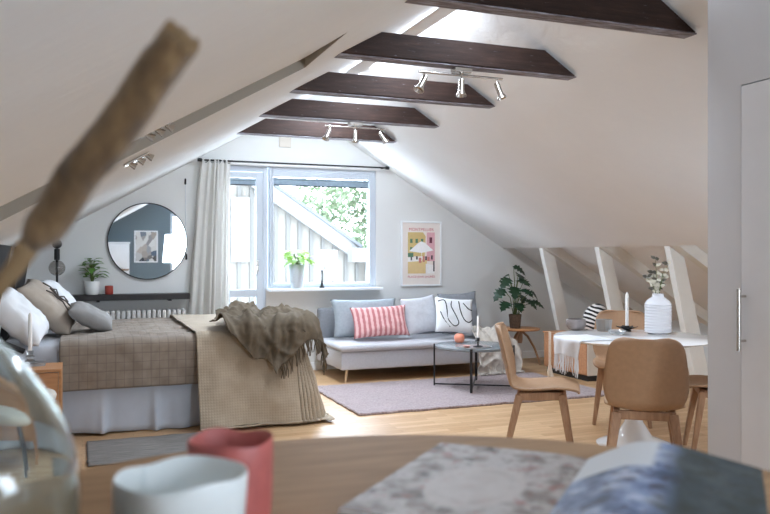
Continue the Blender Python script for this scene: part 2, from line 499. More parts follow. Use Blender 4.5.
# recess, ramped up from YT to Y1
def rec(x): return .055+(XK-x)*.02
xs = [XL-.2, XK]
vs = [(x,YT,zl(x)) for x in xs]+[(x,Y1,zl(x)+rec(x)) for x in xs]+[(x,YT,zl(x)+.3) for x in xs]+[(x,Y1,zl(x)+.3) for x in xs]
mb.add(vs, [(0,1,3,2),(4,6,7,5),(0,4,5,1),(2,3,7,6),(0,2,6,4),(1,5,7,3)])
mb.cur = 1      # thin sheets over the step faces, their shade put into the colour
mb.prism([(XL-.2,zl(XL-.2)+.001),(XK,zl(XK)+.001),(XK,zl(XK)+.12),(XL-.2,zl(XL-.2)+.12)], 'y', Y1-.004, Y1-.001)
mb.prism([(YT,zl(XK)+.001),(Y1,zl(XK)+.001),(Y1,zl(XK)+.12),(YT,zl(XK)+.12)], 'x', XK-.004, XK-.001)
struct('ceiling_left', mb, [M['ceil'], M['step_shade']])
mb = MB()
slopebox(SKX0, SKX0+.05, SKY0, SKY1, zl, .1, .04); slopebox(SKX1-.05, SKX1, SKY0, SKY1, zl, .1, .04)
slopebox(SKX0+.05, SKX1-.05, SKY0, SKY0+.05, zl, .1, .04); slopebox(SKX0+.05, SKX1-.05, SKY1-.05, SKY1, zl, .1, .04)
sk = struct('fill_window', mb, M['frame'])  # frame of the added opening, there for fill daylight
mb = MB(); slopebox(SKX0+.05, SKX1-.05, SKY0+.05, SKY1-.05, zl, .01, .09); mb.build('pane', M['pane'], sk)  # pane of the added roof opening
mb = MB()
XE = 4.88
slopebox(RIDGE_X, XE, YN-.2, W+.2, zr, .26)
slopebox(XE, XR+.3, YN-.2, W+.2, zr, .14, .12)
struct('ceiling_right', mb, M['ceil_r'])
# rafters showing below the smooth part of the right slope
for k, y in enumerate((7.55,6.50,5.45)):
    mb = MB()
    mb.prism([(XE+.001,zr(XE)+.118),(XE+.001,zr(XE)),(XR-.02,zr(XR-.02)),(XR-.02,zr(XR-.02)+.118)], 'y', y-.05, y+.05)
    struct('trim_%d' % (k+1), mb, M['post'])

# partition wall at the right with the fitted cupboard in it
PX = 2.85
mb = MB()
CY0, CY1, CZ = 2.15, 2.75, 2.085
def ppoly(y0, y1, z0, z1=None):
    z1t = 2.99
    mb.prism([(PX,z0),(PX+.75,z0)]+([(PX+.75,zr(PX+.75)+.02),(PX,zr(PX)+.02)] if z1 is None else [(PX+.75,z1),(PX,z1)]), 'y', y0, y1)
ppoly(CY1, 2.955, 0); ppoly(CY0, CY1, CZ+.004); ppoly(YN, CY0, 0)
mb2 = MB().box((PX+.7,CY0,0),(PX+.75,CY1,CZ+.004))
mb.add(mb2.v, mb2.f)
struct('wall_partition', mb, M['partition'])
wd = thing('built_in_cupboard', 'pale grey fitted cupboard with tall flat door and bar handle, in the partition wall', 'cupboard', (PX,CY1,0))
MB().box((.02,-.595,.004),(.68,-.005,CZ)).build('carcass', M['cabinet'], wd, bevel=.002)
dr = MB().box((-.004,-.597,.03),(.018,-.004,CZ-.002)).build('door', M['cabinet'], wd, bevel=.003)
p0 = ony(742, 290, 2.73); p1 = ony(742, 347, 2.73)
hz0, hz1 = 1.145, .86
mb = MB().tube([(-.045,-.03,hz0),(-.045,-.03,hz1)], .009, 12)
for z in (hz0-.035, hz1+.045): mb.tube([(-.045,-.03,z),(-.003,-.03,z)], .006, 8)
mb.build('handle', M['chrome'], dr, smooth=40)

# baseboards
struct('baseboard_far', MB().box((WX0,W-.015,0),(XR,W,.09)), M['white'], bevel=.003)
struct('baseboard_partition', MB().box((PX-.012,CY1+.02,0),(PX,2.955,.07)), M['partition'], bevel=.003)

# balcony door, window
d = struct('door_1', (lambda m: m.box((DX0,W+.03,.06),(DX0+.05,W+.13,ZT)).box((DX1-.05,W+.03,.06),(DX1,W+.13,ZT)).box((DX0+.05,W+.03,ZT-.06),(DX1-.05,W+.13,ZT)).box((DX0+.05,W+.03,.06),(DX1-.05,W+.13,.1)))(MB()), M['frame'], bevel=.004)
a0, a1 = DX0+.06, DX1-.055
g0, g1 = 1.50, 1.785
mb = MB().box((a0,W+.01,.105),(g0,W+.08,2.21)).box((g1,W+.01,.105),(a1,W+.08,2.21))
for z0, z1 in ((.105,.2),(.84,.92),(2.15,2.21)): mb.box((g0,W+.01,z0),(g1,W+.08,z1))
lf = mb.build('leaf', M['frame'], d, bevel=.004)
MB().box((g0,W+.045,.92),(g1,W+.05,2.15)).build('pane', M['pane'], lf)
MB().box((g0,W+.045,.2),(g1,W+.05,.84)).build('pane', M['pane'], lf)
h = ony(258, 266, W-.03)
mb = MB().box((h.x-.012,W-.002,h.z-.06),(h.x+.012,W+.012,h.z+.06)).tube([(h.x,W,h.z),(h.x,W-.04,h.z),(h.x-.01,W-.045,h.z-.02),(h.x-.025,W-.045,h.z-.11)], .008, 8)
mb.build('door_handle', M['chrome'], lf, smooth=40)
wn = struct('window_1', (lambda m: m.box((WX0,W+.01,ZS),(WX0+.03,W+.13,ZT)).box((WX1-.04,W+.01,ZS),(WX1,W+.13,ZT)).box((WX0+.03,W+.01,ZT-.05),(WX1-.04,W+.13,ZT)).box((WX0+.03,W+.01,ZS),(WX1-.04,W+.13,ZS+.02)))(MB()), M['frame'], bevel=.004)
wa, wb, wc, we = WX0+.045, WX1-.08, ZS+.055, ZT-.105
sa = (lambda m: m.box((WX0+.03,W+.005,ZS+.02),(wa,W+.09,ZT-.05)).box((wb,W+.005,ZS+.02),(WX1-.04,W+.09,ZT-.05)).box((wa,W+.005,we),(wb,W+.09,ZT-.05)).box((wa,W+.005,ZS+.02),(wb,W+.09,wc)))(MB()).build('sash', M['frame'], wn, bevel=.004)
MB().box((wa,W+.045,wc),(wb,W+.05,we)).build('pane', M['pane'], sa)
struct('trim_4', MB().box((WX0-.03,W-.16,ZS-.03),(WX1+.03,W+.01,ZS)), M['white'], bevel=.004)   # sill board
# grey blinds rolled at the top of door and window
def blind(x0, x1, z1, z0, label):
    b = thing('roller_blind', label, 'blind', ((x0+x1)/2,W+.03,z1))
    w = (x1-x0)/2-.004
    MB().tube([(-w,0,-.025),(w,0,-.025)], .012, 12).build('roller', M['blind'], b, smooth=40)
    MB().box((-w,-.003,z0-z1),(w,.0,-.03)).build('fabric', M['blind'], b)
    MB().box((-w,-.007,z0-z1-.012),(w,.004,z0-z1)).build('bottom_rail', M['black'], b, bevel=.002)
blind(g0, g1, 2.15, 2.075, 'grey blind rolled up at the top of the narrow balcony door glass')
blind(wa, wb, we, we-.09, 'wide grey blind rolled up at the top of the big window')

# ================= CEILING THINGS =================
BEAM_Y = (3.20, 4.27, 5.34, 6.37, 7.39)
BL = ('first dark brown ceiling beam, nearest the camera and cut by the photo top edge',
      'second dark brown ceiling beam, with a three-spot rail hanging under it',
      'third dark brown ceiling beam, just beyond the nearer spot rail, bare underneath',
      'fourth dark brown ceiling beam, with the farther spot rail fixed under it',
      'fifth and shortest-looking dark brown ceiling beam, closest to the window wall')
for y, lb in zip(BEAM_Y, BL):
    z0, z1 = 2.466, 2.62
    xa0, xa1 = LX+(z0-LZ)/LS-.01, LX+(z1-LZ)/LS-.01
    xb0, xb1 = RX-(z0-RZ)/RS-.042, RX-(z1-RZ)/RS-.042
    cx = (xa0+xb0)/2
    b = thing('ceiling_beam', lb, 'beam', (cx,y,z0), group='dark ceiling beams')
    mb = MB(); mb.prism([(xa0-cx+.02,.006),(xb0-cx-.02,.006),(xb1-cx,z1-z0),(xa1-cx,z1-z0)], 'y', 0, .1)
    mb.build('timber', M['beam'], b, bevel=.006)
    mb = MB().box((xa0-cx+.012,.008,-.002),(xb0-cx-.012,.1,.0055))
    mb.build('underside', M['beam_u'], b)

def spot_rail(x, y, z, half, label, tilts):
    r = thing('spot_rail', label, 'ceiling spotlight', (x,y,z), group='ceiling spot rails')
    MB().box((-.06,-.035,-.03),(.06,.035,-.001)).build('mount', M['chrome'], r, bevel=.004)
    MB().tube([(-half,0,-.045),(half,0,-.045)], .008, 10).tube([(0,0,-.045),(0,0,-.03)], .012, 10).build('rail', M['chrome'], r, smooth=40)
    for px, (tx, ty) in zip((-half+.035, 0, half-.035), tilts):
        hd = MB()
        d = Vector((tx,ty,-1)).normalized(); a = Vector((px,0,-.09)); q = d.to_track_quat('Z','Y').to_matrix().to_4x4()
        hd.tube([(px,0,-.045),(px,0,-.085)], .006, 8)
        hd.lathe([(.016,-.02),(.018,-.01),(.018,.05),(.022,.062),(.034,.085),(.032,.086),(.02,.066)], 18, a, q, cap1=True)
        hd.build('spot_head', M['chrome'], r, smooth=35)
spot_rail(2.20, BEAM_Y[1]+.05, 2.463, .29, 'nickel three-spot rail under the second beam, the larger-looking of two', [(-.6,-.2,),(-.1,-.15),(.3,-.2)])
spot_rail(2.23, BEAM_Y[3]+.05, 2.463, .275, 'nickel three-spot rail under the fourth beam, farther and smaller of two', [(-.5,-.2),(-.05,-.15),(.6,-.25)])
# two small spots on the left slope either side of the step
def slope_spot(x, y, g, label):
    n = Vector((LS,0,-1)).normalized(); tz = Vector((1,0,LS)).normalized(); ty = Vector((0,1,0))
    m = Matrix((tz,-ty,n)).transposed().to_4x4()
    r = thing('slope_spotlight', label, 'ceiling spotlight', (x,y,zl(x)+g))
    MB().box((-.075,-.03,.001),(.075,.03,.014), m).build('base', M['chrome'], r, bevel=.003)
    for k in (-.05,0,.05):
        q = m@Matrix.Rotation(.6, 4, 'Y')
        MB().lathe([(.012,.012),(.014,.02),(.02,.05),(.018,.05)], 12, m@Vector((k,0,.0)), q).build('spot_head', M['chrome'], r, smooth=40)
slope_spot(.31, 3.74, .042, 'small silver spotlight on the left slope just before the step')
slope_spot(.27, 4.38, 0, 'small silver spotlight on the left slope just beyond the step')

# small beige vent high on the gable
v0 = ony(285, 142, W)
vt = thing('wall_vent', 'small beige square vent high on the gable wall under the beams', 'vent', (v0.x,W,v0.z))
MB().box((-.07,-.012,-.06),(.07,-.001,.06)).build('plate', M['cream'], vt, bevel=.003)
mb = MB()
for k in range(5): mb.box((-.055,-.016,-.045+k*.02),(.055,-.012,-.035+k*.02))
mb.build('grille', M['cream'], vt)

# support posts on the right
PL = ('white slanted support post nearest the window wall, behind the table end',
      'middle of three white slanted support posts, behind the striped cushion',
      'white slanted support post behind the white vase, nearest the camera')
for y, lb in zip((7.56,6.53,5.51), PL):
    x0 = XE-.004
    sp = thing('support_post', lb, 'post', (XE+.32,y,0), group='slanted support posts')
    mb = MB()
    xt = x0-(XE+.32)
    mb.prism([(xt+.25*1.36,0),(xt+.25*1.36+.17,0),(xt+.17,zr(x0+.17)-.004),(xt,zr(x0)-.004)], 'y', 0, .07)
    mb.build('timber', M['post'], sp, bevel=.004)

# ================= FAR WALL THINGS =================
# mirror
mr = thing('round_mirror', 'large round wall mirror with thin dark rim above the black shelf', 'mirror', (.64,W-.001,1.443))
mr.rotation_euler = (PI/2,0,0)
MB().lathe([(.0001,.012),(.393,.012),(.393,.002),(.0001,.002)], 72).build('mirror_glass', M['mirror'], mr)
MB().lathe([(.392,0),(.402,0),(.402,.02),(.392,.02),(.392,0)], 72, cap0=False, cap1=False).build('rim', M['black'], mr, smooth=40)
# shelf
sh = thing('wall_shelf', 'long black wall shelf below the round mirror', 'shelf', (.5,W,.9))
MB().box((-.62,-.2,-.058),(.545,-.002,0)).build('board', M['shelf'], sh, bevel=.003)
for x in (-.35,.35): MB().box((x-.015,-.16,-.075),(x+.015,-.002,-.058)).build('bracket', M['black'], sh)

def leaf_pts(L, wd, droop=.3, fold=.15, n=6):
    """outline rows of a pointed oval leaf along +x, normal +z"""
    rows = []
    for i in range(n+1):
        s = i/n; w = wd*math.sin(PI*min(1,s**.75))*.5
        rows.append((s*L, w, -droop*L*s*s))
    return rows
def add_leaf(mb, base, direction, up, L, wd, droop=.3, fold=.15, n=6, split=0):
    x = Vector(direction).normalized(); y = Vector(up).cross(x)
    if y.length < 1e-3: y = x.orthogonal()
    y.normalize(); z = x.cross(y); base = Vector(base)
    rows = leaf_pts(L, wd, droop, fold, n)
    vs = []
    for i, (s, w, d) in enumerate(rows):
        k = 1
        if split and i % 2 == 1 and 0 < i < n: k = 1-split
        for e in (-1,0,1):
            vs.append(base+x*s+y*(e*w*k)+z*(d+fold*w*abs(e)))
    fs = []
    for i in range(n):
        for e in range(2):
            a = i*3+e; fs.append((a,a+1,a+4,a+3))
    mb.add(vs, fs)
def plant(parent, base, n, spread, height, L, wd, mat, droop=.35, split=0, seed=1, stemr=.004, low=.25, bush=None):
    rnd = random.Random(seed); fo = MB(); st = MB(); base = Vector(base)
    for i in range(n):
        a = i*2.399+rnd.uniform(-.4,.4); k = low+(1-low)*((i+.5)/n)
        rr = spread*rnd.uniform(.35,1)*(1-.45*k)
        tip = base+Vector((math.cos(a)*rr, math.sin(a)*rr, height*k))
        mid = base+Vector((math.cos(a)*rr*.3, math.sin(a)*rr*.3, height*k*.7))
        st.tube([base+Vector((math.cos(a)*.004,math.sin(a)*.004,-.01)), mid, tip], [stemr,stemr*.8,stemr*.5], 6)
        dr = Vector((math.cos(a),math.sin(a),rnd.uniform(-.2,.55)))
        add_leaf(fo, tip, dr, (0,0,1), L*rnd.uniform(.7,1.1), wd*rnd.uniform(.75,1.1), droop*rnd.uniform(.5,1.3), .2, 8 if split else 6, split)
    st.build('stem', M['stem'], parent, smooth=60)
    fo.build('foliage', mat, parent, smooth=50)

# plant on the shelf
pp = onz(92, 293, .902); py = W-.11
pl = thing('potted_plant', 'bushy green plant in white pot on the black shelf beside the mirror', 'plant', (ony(92,292,py).x,py,.901))
MB().lathe([(.055,0),(.068,.03),(.074,.13),(.07,.135),(.066,.13),(.06,.1)], 28).build('pot', M['pot'], pl, smooth=50)
MB().lathe([(.0001,.11),(.062,.11)], 20, cap1=False).build('soil', M['soil'], pl)
plant(pl, (0,0,.11), 30, .1, .25, .095, .075, M['leaf'], .4, seed=3)
# red candle holder on shelf
cu = ony(109, 291, W-.1)
cd = thing('candle_jar', 'small red candle jar on the black shelf beside the plant', 'candle', (cu.x,W-.1,.901))
MB().lathe([(.036,0),(.04,.006),(.04,.085),(.036,.087),(.036,.03)], 24).build('jar', M['red'], cd, smooth=40)
MB().lathe([(.0001,.05),(.036,.05)], 20, cap1=False).build('wax', M['candle'], cd)
# black lamp with smoked globe behind the bed
lp = ony(57, 268, 8.2)
la = thing('globe_lamp', 'slim black floor lamp with smoked glass globe behind the bed pillows', 'lamp', (lp.x,8.2,0))
MB().lathe([(.13,0),(.13,.012),(.02,.02),(.011,.03)], 28).build('base', M['black'], la, smooth=40)
z = lp.z
MB().tube([(0,0,.02),(0,0,z+.01)], .011, 10).build('pole', M['black'], la, smooth=40)
MB().sphere((0,0,z), .076, 24, 16).build('globe_shade', M['smoke'], la, smooth=180)
MB().lathe([(.012,z+.01),(.012,z+.075),(.026,z+.08),(.026,z+.185),(.012,z+.19)], 20).build('socket', M['black'], la, smooth=40)
MB().sphere((0,0,z+.235), .046, 20, 12).build('ball', M['black'], la, smooth=180)

# radiator below the shelf
ra = thing('radiator', 'old white ribbed radiator under the black shelf', 'radiator', (.56,W-.11,0))
mb = MB()
for k in range(18):
    x = -.42+k*.05
    mb.box((x-.019,-.07,.16),(x+.019,.07,.735))
mb.build('rib', M['radiator'], ra, bevel=.012)
for z_ in (.2,.68): MB().tube([(-.43,0,z_),(.44,0,z_)], .02, 10).build('pipe', M['radiator'], ra, smooth=40)
for x in (-.3,.32): MB().box((x-.02,-.04,0),(x+.02,.04,.17)).build('foot', M['radiator'], ra, bevel=.004)

# curtain rod + curtain
cr = thing('curtain_rod', 'thin black curtain rod above balcony door and window', 'curtain rod', (0,W-.08,2.31))
MB().tube([(1.16,0,0),(3.3,0,0)], .01, 10).build('rod', M['black'], cr, smooth=40)
for x in (1.16,3.3): MB().tube([(x-.02,0,0),(x+.02,0,0)], .019, 12).build('finial', M['black'], cr, smooth=40)
for x in (1.19,3.26): MB().tube([(x,0,0),(x,.078,0)], .007, 8).build('bracket', M['black'], cr)
def curt():
    c = thing('curtain', 'long cream linen curtain gathered at one end of the black rod', 'curtain', (1.33,W-.08,2.3))
    N, K = 150, 30
    def fn(s, t):
        top = -.15+.31*s; bot = -.32+.47*s
        x = top+(bot-top)*(t**.8)
        ph = (s+.035*math.sin(s*9+1)+.02*math.sin(s*23))*2*PI*6.5
        amp = (.018+.02*t)*(.75+.35*math.sin(s*13+2))
        y = math.sin(ph+1.2*t*math.sin(s*7))*amp+.01*nz(s*6,t*3,2)*t
        x += .012*math.cos(ph*1.0+t)*t
        zz = .025*(1-t)-t*2.28
        return Vector((x, y, zz))
    MB().grid(fn, N, K).build('cloth', M['curtain'], c, smooth=180, solid=.003)
    mb = MB()
    for k in range(9):
        x = -.14+.035*k
        mb.tube([(x+.016*math.cos(a),.0+.004*math.sin(a*2),.016*math.sin(a)) for a in [2*PI*j/12 for j in range(13)]], .0022, 6)
    mb.build('ring', M['black'], c, smooth=60)
curt()
# cord with toggles beside the curtain
c0 = ony(185, 182, W-.02); c1 = ony(186, 257, W-.02)
ck = thing('pull_cord', 'thin white pull cord with dark toggles hanging between mirror and curtain', 'cord', (c0.x,W-.05,c0.z))
MB().tube([(0,0,.0),(.004,0,-.4),(.01,0,c1.z-c0.z)], .003, 6).build('cord', M['graypot'], ck)
MB().lathe([(.006,-.03),(.011,-.02),(.009,.03),(.005,.035)], 12).build('toggle', M['blackfab'], ck, smooth=40)
MB().lathe([(.006,-.03),(.011,-.02),(.009,.03),(.005,.035)], 12, (.01,0,c1.z-c0.z)).build('toggle', M['blackfab'], ck, smooth=40)

# plant on window sill
q = ony(297, 287, W-.08)
sp = thing('potted_plant', 'leafy green plant in tall pale grey pot on the window sill', 'plant', (q.x,W-.085,ZS))
MB().lathe([(.062,0),(.07,.02),(.09,.26),(.085,.265),(.08,.26),(.074,.2)], 28).build('pot', M['graypot'], sp, smooth=50)
MB().lathe([(.0001,.22),(.076,.22)], 20, cap1=False).build('soil', M['soil'], sp)
plant(sp, (0,0,.22), 26, .15, .2, .13, .1, M['leaf_l'], .5, seed=5)
q = ony(322, 287, W-.07)
cn = thing('candlestick', 'slender dark metal candlestick on the window sill', 'candlestick', (q.x,W-.07,ZS))
MB().lathe([(.032,0),(.03,.01),(.016,.03),(.012,.07),(.015,.08),(.009,.09),(.008,.15),(.012,.16),(.010,.17)], 18).build('stand', M['black'], cn, smooth=40)
MB().lathe([(.009,.165),(.013,.175),(.012,.2),(.008,.2)], 14).build('cup', M['black'], cn, smooth=40)

# poster
def text_mesh(body, size, loc, rot, mat, name, parent, width=None):
    c = bpy.data.curves.new(name, 'FONT'); c.body = body; c.size = size; c.align_x = 'CENTER'; c.extrude = .0004
    o = bpy.data.objects.new(name, c); col.objects.link(o)
    bpy.context.view_layer.update()
    me = bpy.data.meshes.new_from_object(o.evaluated_get(bpy.context.evaluated_depsgraph_get()))
    bpy.data.objects.remove(o); bpy.data.curves.remove(c)
    me.materials.clear(); me.materials.append(mat)
    n = bpy.data.objects.new(name, me); col.objects.link(n); n.parent = parent
    if width:
        xs = [v.co.x for v in me.vertices]; k = width/(max(xs)-min(xs))
        for v in me.vertices: v.co.x *= k
    n.location = loc; n.rotation_euler = rot
    return n
P0 = ony(400.5, 254, W); P1 = ony(441, 254, W)
pcx = (P0.x+P1.x)/2; pw = P1.x-P0.x; za = ony(420, 221.5, W).z; zb = ony(420, 286, W).z; ph = za-zb
po = thing('framed_poster', 'white framed travel poster of a white parasol in a sunny square', 'poster', (pcx,W-.001,(za+zb)/2))
fw = .018
mb = MB().box((-pw/2,-.025,-ph/2),(-pw/2+fw,0,ph/2)).box((pw/2-fw,-.025,-ph/2),(pw/2,0,ph/2)).box((-pw/2+fw,-.025,ph/2-fw),(pw/2-fw,0,ph/2)).box((-pw/2+fw,-.025,-ph/2),(pw/2-fw,0,-ph/2+fw))
mb.build('frame', M['white'], po, bevel=.002)
paper = plain('poster_paper', rgb(236,226,218), .6, .02)
PRT = MB().box((-pw/2+fw,-.012,-ph/2+fw),(pw/2-fw,-.003,ph/2-fw)); PMAT = [paper]
ax0, ax1, az0, az1 = -.175, .175, -.235, .255
def pr(name, rgbc, polys, lay):
    PRT.cur = len(PMAT); PMAT.append(plain(name, rgb(*rgbc), .6, .04, 40))
    for p in polys: PRT.prism([(ax0+(ax1-ax0)*x, az0+(az1-az0)*z) for x, z in p], 'y', -.0125-.0004*lay, -.012)
R4 = lambda x0,z0,x1,z1: [(x0,z0),(x1,z0),(x1,z1),(x0,z1)]
pr('printed_sky', (236,224,214), [R4(0,0,1,1)], 1)
pr('printed_ochre_house', (212,188,128), [[(0,.42),(.62,.42),(.66,.9),(.56,1),(0,1)]], 2)
pr('printed_pink_house', (220,172,178), [R4(.7,.3,1,1)], 2)
pr('printed_shutter', (96,130,104), [R4(.08+.2*i,.54+.2*j,.17+.2*i,.64+.2*j) for i in range(3) for j in range(2)]+[R4(0,.4,.2,.5)], 3)
pr('printed_window', (110,54,72), [R4(.8,.74,.9,.88)], 3)
pr('printed_square', (222,196,142), [[(0,0),(.72,0),(.7,.34),(0,.36)]], 3)
pr('printed_table', (240,236,232), [[(.66,0),(.98,0),(.98,.2),(.66,.24)],[(0,.28),(.4,.3),(.4,.4),(0,.38)]], 4)
pr('printed_guest', (200,130,120), [R4(.4,.26,.5,.38),R4(.55,.28,.62,.42),R4(.72,.3,.8,.4)], 5)
pr('printed_shadow', (72,64,70), [R4(.1,.32,.15,.4),R4(.64,.32,.7,.42),R4(.94,.05,.99,.3),R4(.3,.34,.36,.42),R4(.86,.34,.92,.44)], 5)
pr('printed_parasol', (248,246,244), [[(.04,.54),(.5,.5),(.95,.56),(.62,.75),(.5,.78),(.4,.75)],R4(.495,.3,.51,.5)], 6)
PRT.build('print', PMAT, po)
tm = plain('print_lettering', rgb(196,92,96), .6, .05)
text_mesh('MONTPELLIER', .05, (0,-.0125,.272), (PI/2,0,0), tm, 'lettering', po, .32)
text_mesh('PLACE JEAN JAURÈS', .034, (0,-.0125,-.285), (PI/2,0,0), tm, 'lettering', po, .35)

# ================= OUTSIDE =================
HY = 13.0
ho = thing('neighbour_house', 'neighbouring house with vertical cream boards and sloping white roof edge outside the window', 'house', (0,HY,-3))
r0 = ony(272, 186, HY); r1 = ony(352, 243, HY)
sl = (r1.z-r0.z)/(r1.x-r0.x)
def rk(x): return r0.z+sl*(x-r0.x)
mb = MB()
mb.prism([(-3,0),(4.95,0),(4.95,1.2+3),(4.45,1.2+3),(4.4,rk(4.4)+2.9),(-1.2,rk(-1.2)+2.9),(-3,rk(-1.2)+2.9)], 'y', .06, .3)
mb.build('wall', M['siding'], ho)
mb = MB(); x = -3
while x < 4.9:
    top = (rk(x)+2.85) if -1.2 < x < 4.4 else (4.15 if x >= 4.4 else rk(-1.2)+2.8)
    mb.box((x-.03,.02,0),(x+.03,.06,top)); x += .21
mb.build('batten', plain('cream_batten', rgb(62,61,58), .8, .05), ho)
mb = MB()
mb.prism([(-1.2,rk(-1.2)+3),(4.55,rk(4.55)+3),(4.55,rk(4.55)+2.74),(-1.2,rk(-1.2)+2.74)], 'y', -.08, .02)
mb.build('barge_board', M['fascia'], ho)
mb = MB()
mb.prism([(-1.2,rk(-1.2)+3.06),(4.6,rk(4.6)+3.06),(4.6,rk(4.6)+3.0),(-1.2,rk(-1.2)+3.0)], 'y', -.14, 4)
mb.build('roof', M['roofing'], ho)
g = ony(345, 240, HY)
MB().box((4.35,-.35,1.18+3),(5.2,-.05,1.42+3)).build('eave_box', M['fascia'], ho, bevel=.02)
MB().tube([(4.72,-.1,4.2),(4.72,-.06,4.0),(4.72,-.03,0)], .045, 10).build('downpipe', M['fascia'], ho, smooth=40)
wq0 = ony(233, 262, HY); wq1 = ony(240, 197, HY)
mb = MB().box((wq0.x-.03,-.01,wq0.z+3),(wq0.x+.28,.018,wq1.z+3))
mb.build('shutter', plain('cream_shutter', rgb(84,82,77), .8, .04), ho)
# tree beyond
rn = random.Random(4)
tr = thing('garden_tree', 'bushy green tree beyond the neighbouring roof outside the window', 'tree', (7.4,19,-3))
MB().tube([(0,0,0),(.1,0,2),(0,.1,4)], [.2,.15,.1], 10).build('trunk', M['bark'], tr, smooth=60)
mb = MB()
cl = [(rn.uniform(-2.0,2.4), rn.uniform(-.8,.8), rn.uniform(3.1,6.4)) for _ in range(70)]
for _ in range(9000):
    c = rn.choice(cl); d = Vector((rn.gauss(0,1),rn.gauss(0,1),rn.gauss(0,1))).normalized()*rn.uniform(.25,.62)
    p = Vector(c)+d; n = Vector((rn.gauss(0,1),rn.gauss(0,1),rn.gauss(0,1))).normalized()
    a = n.orthogonal().normalized()*rn.uniform(.05,.1); b = n.cross(a)*.6
    mb.add([p-a, p-b, p+a, p+b], [(0,1,2,3)])
mb.build('foliage', M['tree'], tr)

# ================= BED =================
BX0, BX1, BY0, BY1 = -.58, 1.60, 5.97, 7.86
bed = thing('double_bed', 'wide double bed with black headboard panels and pale blue-grey skirt', 'bed', ((BX0+BX1)/2,(BY0+BY1)/2,0))
bc = Vector(((BX0+BX1)/2,(BY0+BY1)/2,0)); IM = Matrix.Translation(-bc)
MB().box((BX0+.02,BY0+.05,.08),(BX1-.04,BY1-.05,.40)).build('base', M['blackfab'], bed, bevel=.01, m=IM)
for x in (BX0+.15,BX1-.25):
    for y in (BY0+.15,BY1-.15): MB().tube([(x,y,0),(x,y,.08)], .025, 10).build('leg', M['black'], bed, smooth=40, m=IM)
MB().box((BX0+.01,BY0+.02,.40),(BX1-.02,BY1-.02,.655)).build('mattress', M['sheet'], bed, bevel=.05, m=IM, smooth=180)
def skirt(s, t):
    L = BX1-BX0-.02
    x = BX0+.01+L*s
    fold = math.sin(s*52)*.006+.045*max(0,math.sin(s*23+.7))**4+.05*max(0,math.sin(s*37+1.9))**8
    y = BY0+.035-(.01+fold*(.2+.8*t)+.01)*(.3+.7*t)
    return Vector((x, y, .41-.395*t+.01*math.sin(s*9)*t))
MB().grid(skirt, 140, 10).build('bed_skirt', M['skirt'], bed, smooth=180, m=IM, solid=.004, solid_off=1)
# two headboard panels tilted towards the bed
hm = Matrix.Translation((-.622,0,.10))@Matrix.Rotation(.155, 4, 'Y')
hb = MB().box((-.05,6.5,0),(0,7.6,1.275), hm).build('headboard', M['blackfab'], bed, bevel=.012, m=IM)
MB().tube([ond(-12,338,5.25)+Vector((0,0,0)), ond(10,346,5.3), ond(24,351.5,5.35)], .019, 10).build('side_rail', M['black'], bed, smooth=60, m=IM)

dp = thing('leaning_panel', 'black panel with thin pale edge leaning by the bed under the left slope', 'panel', (-.67,5.0,0))
pm = Matrix.Rotation(.19, 4, 'Y')
MB().box((-.02,-.55,.004),(0,.35,1.38), pm).build('board', M['blackfab'], dp)
MB().box((-.022,.352,.004),(.004,.362,1.38), pm).build('edge_strip', M['palewood'], dp)
def pillow_mb(w, h, t, seed=0, wr=.012, n=22, sag=0):
    top = MB()
    def prof(a): return max(0, 1-abs(a)**3.2)**.5
    for sgn in (1,-1):
        def fn(s, r):
            a = 2*s-1; b = 2*r-1
            pin = 1-.07*(abs(a)**2)*(1-abs(b)**2)*0
            x = a*w/2*(1-.05*(1-b*b)*abs(a)**3*0-.045*(b*b)*0); y = b*h/2
            x *= 1-.06*(1-abs(b)**1.5)*0
            k = prof(a)*prof(b)
            edge = (1-.08*(1-a*a)*abs(b)**6)
            y *= edge; x *= (1-.08*(1-b*b)*abs(a)**6)
            z = sgn*(t/2*k)+(wr*nz(a*3+seed,b*3,seed*1.7)+wr*.5*nz(a*7,b*7+seed,3))*(k**.5)
            y -= sag*k*.0
            return Vector((x,y,z))
        top.grid(fn, n, n, lambda s, r: (s*w, r*h))
    return top
def weld(o):
    bm = bmesh.new(); bm.from_mesh(o.data); bmesh.ops.remove_doubles(bm, verts=bm.verts, dist=.0015)
    bmesh.ops.recalc_face_normals(bm, faces=bm.faces); bm.to_mesh(o.data); bm.free()
    for p in o.data.polygons: p.use_smooth = True
    return o
def frame_m(loc, x, z):
    """matrix with local x along x, local z along z"""
    z = Vector(z).normalized(); x = Vector(x); x = (x-z*x.dot(z)).normalized(); y = z.cross(x)
    m = Matrix((x,y,z)).transposed().to_4x4(); m.translation = Vector(loc); return m
def pillow(name, label, cat, mat, w, h, t, loc, x, z, seed, group=None, wr=.012):
    o = weld(pillow_mb(w, h, t, seed, wr).build(name, mat))
    o.matrix_world = frame_m(loc, x, z)
    return tag(o, label, cat, group)
G1 = 'pillows on the bed'
pillow('pillow', 'plump white bed pillow leaning nearest the nightstand', 'pillow', M['linen'], .56, .50, .20, ony(18,315,6.12), (0,1,.0), (.72,-.10,.68), 1, G1, .02)
b = thing('pillow', 'beige linen bed pillow with dark tied ribbons, between the white pillows', 'pillow', group=G1)
pb = weld(pillow_mb(.54,.53,.19,2,.02).build('cushion', M['beigepil'], b))
mb = MB()
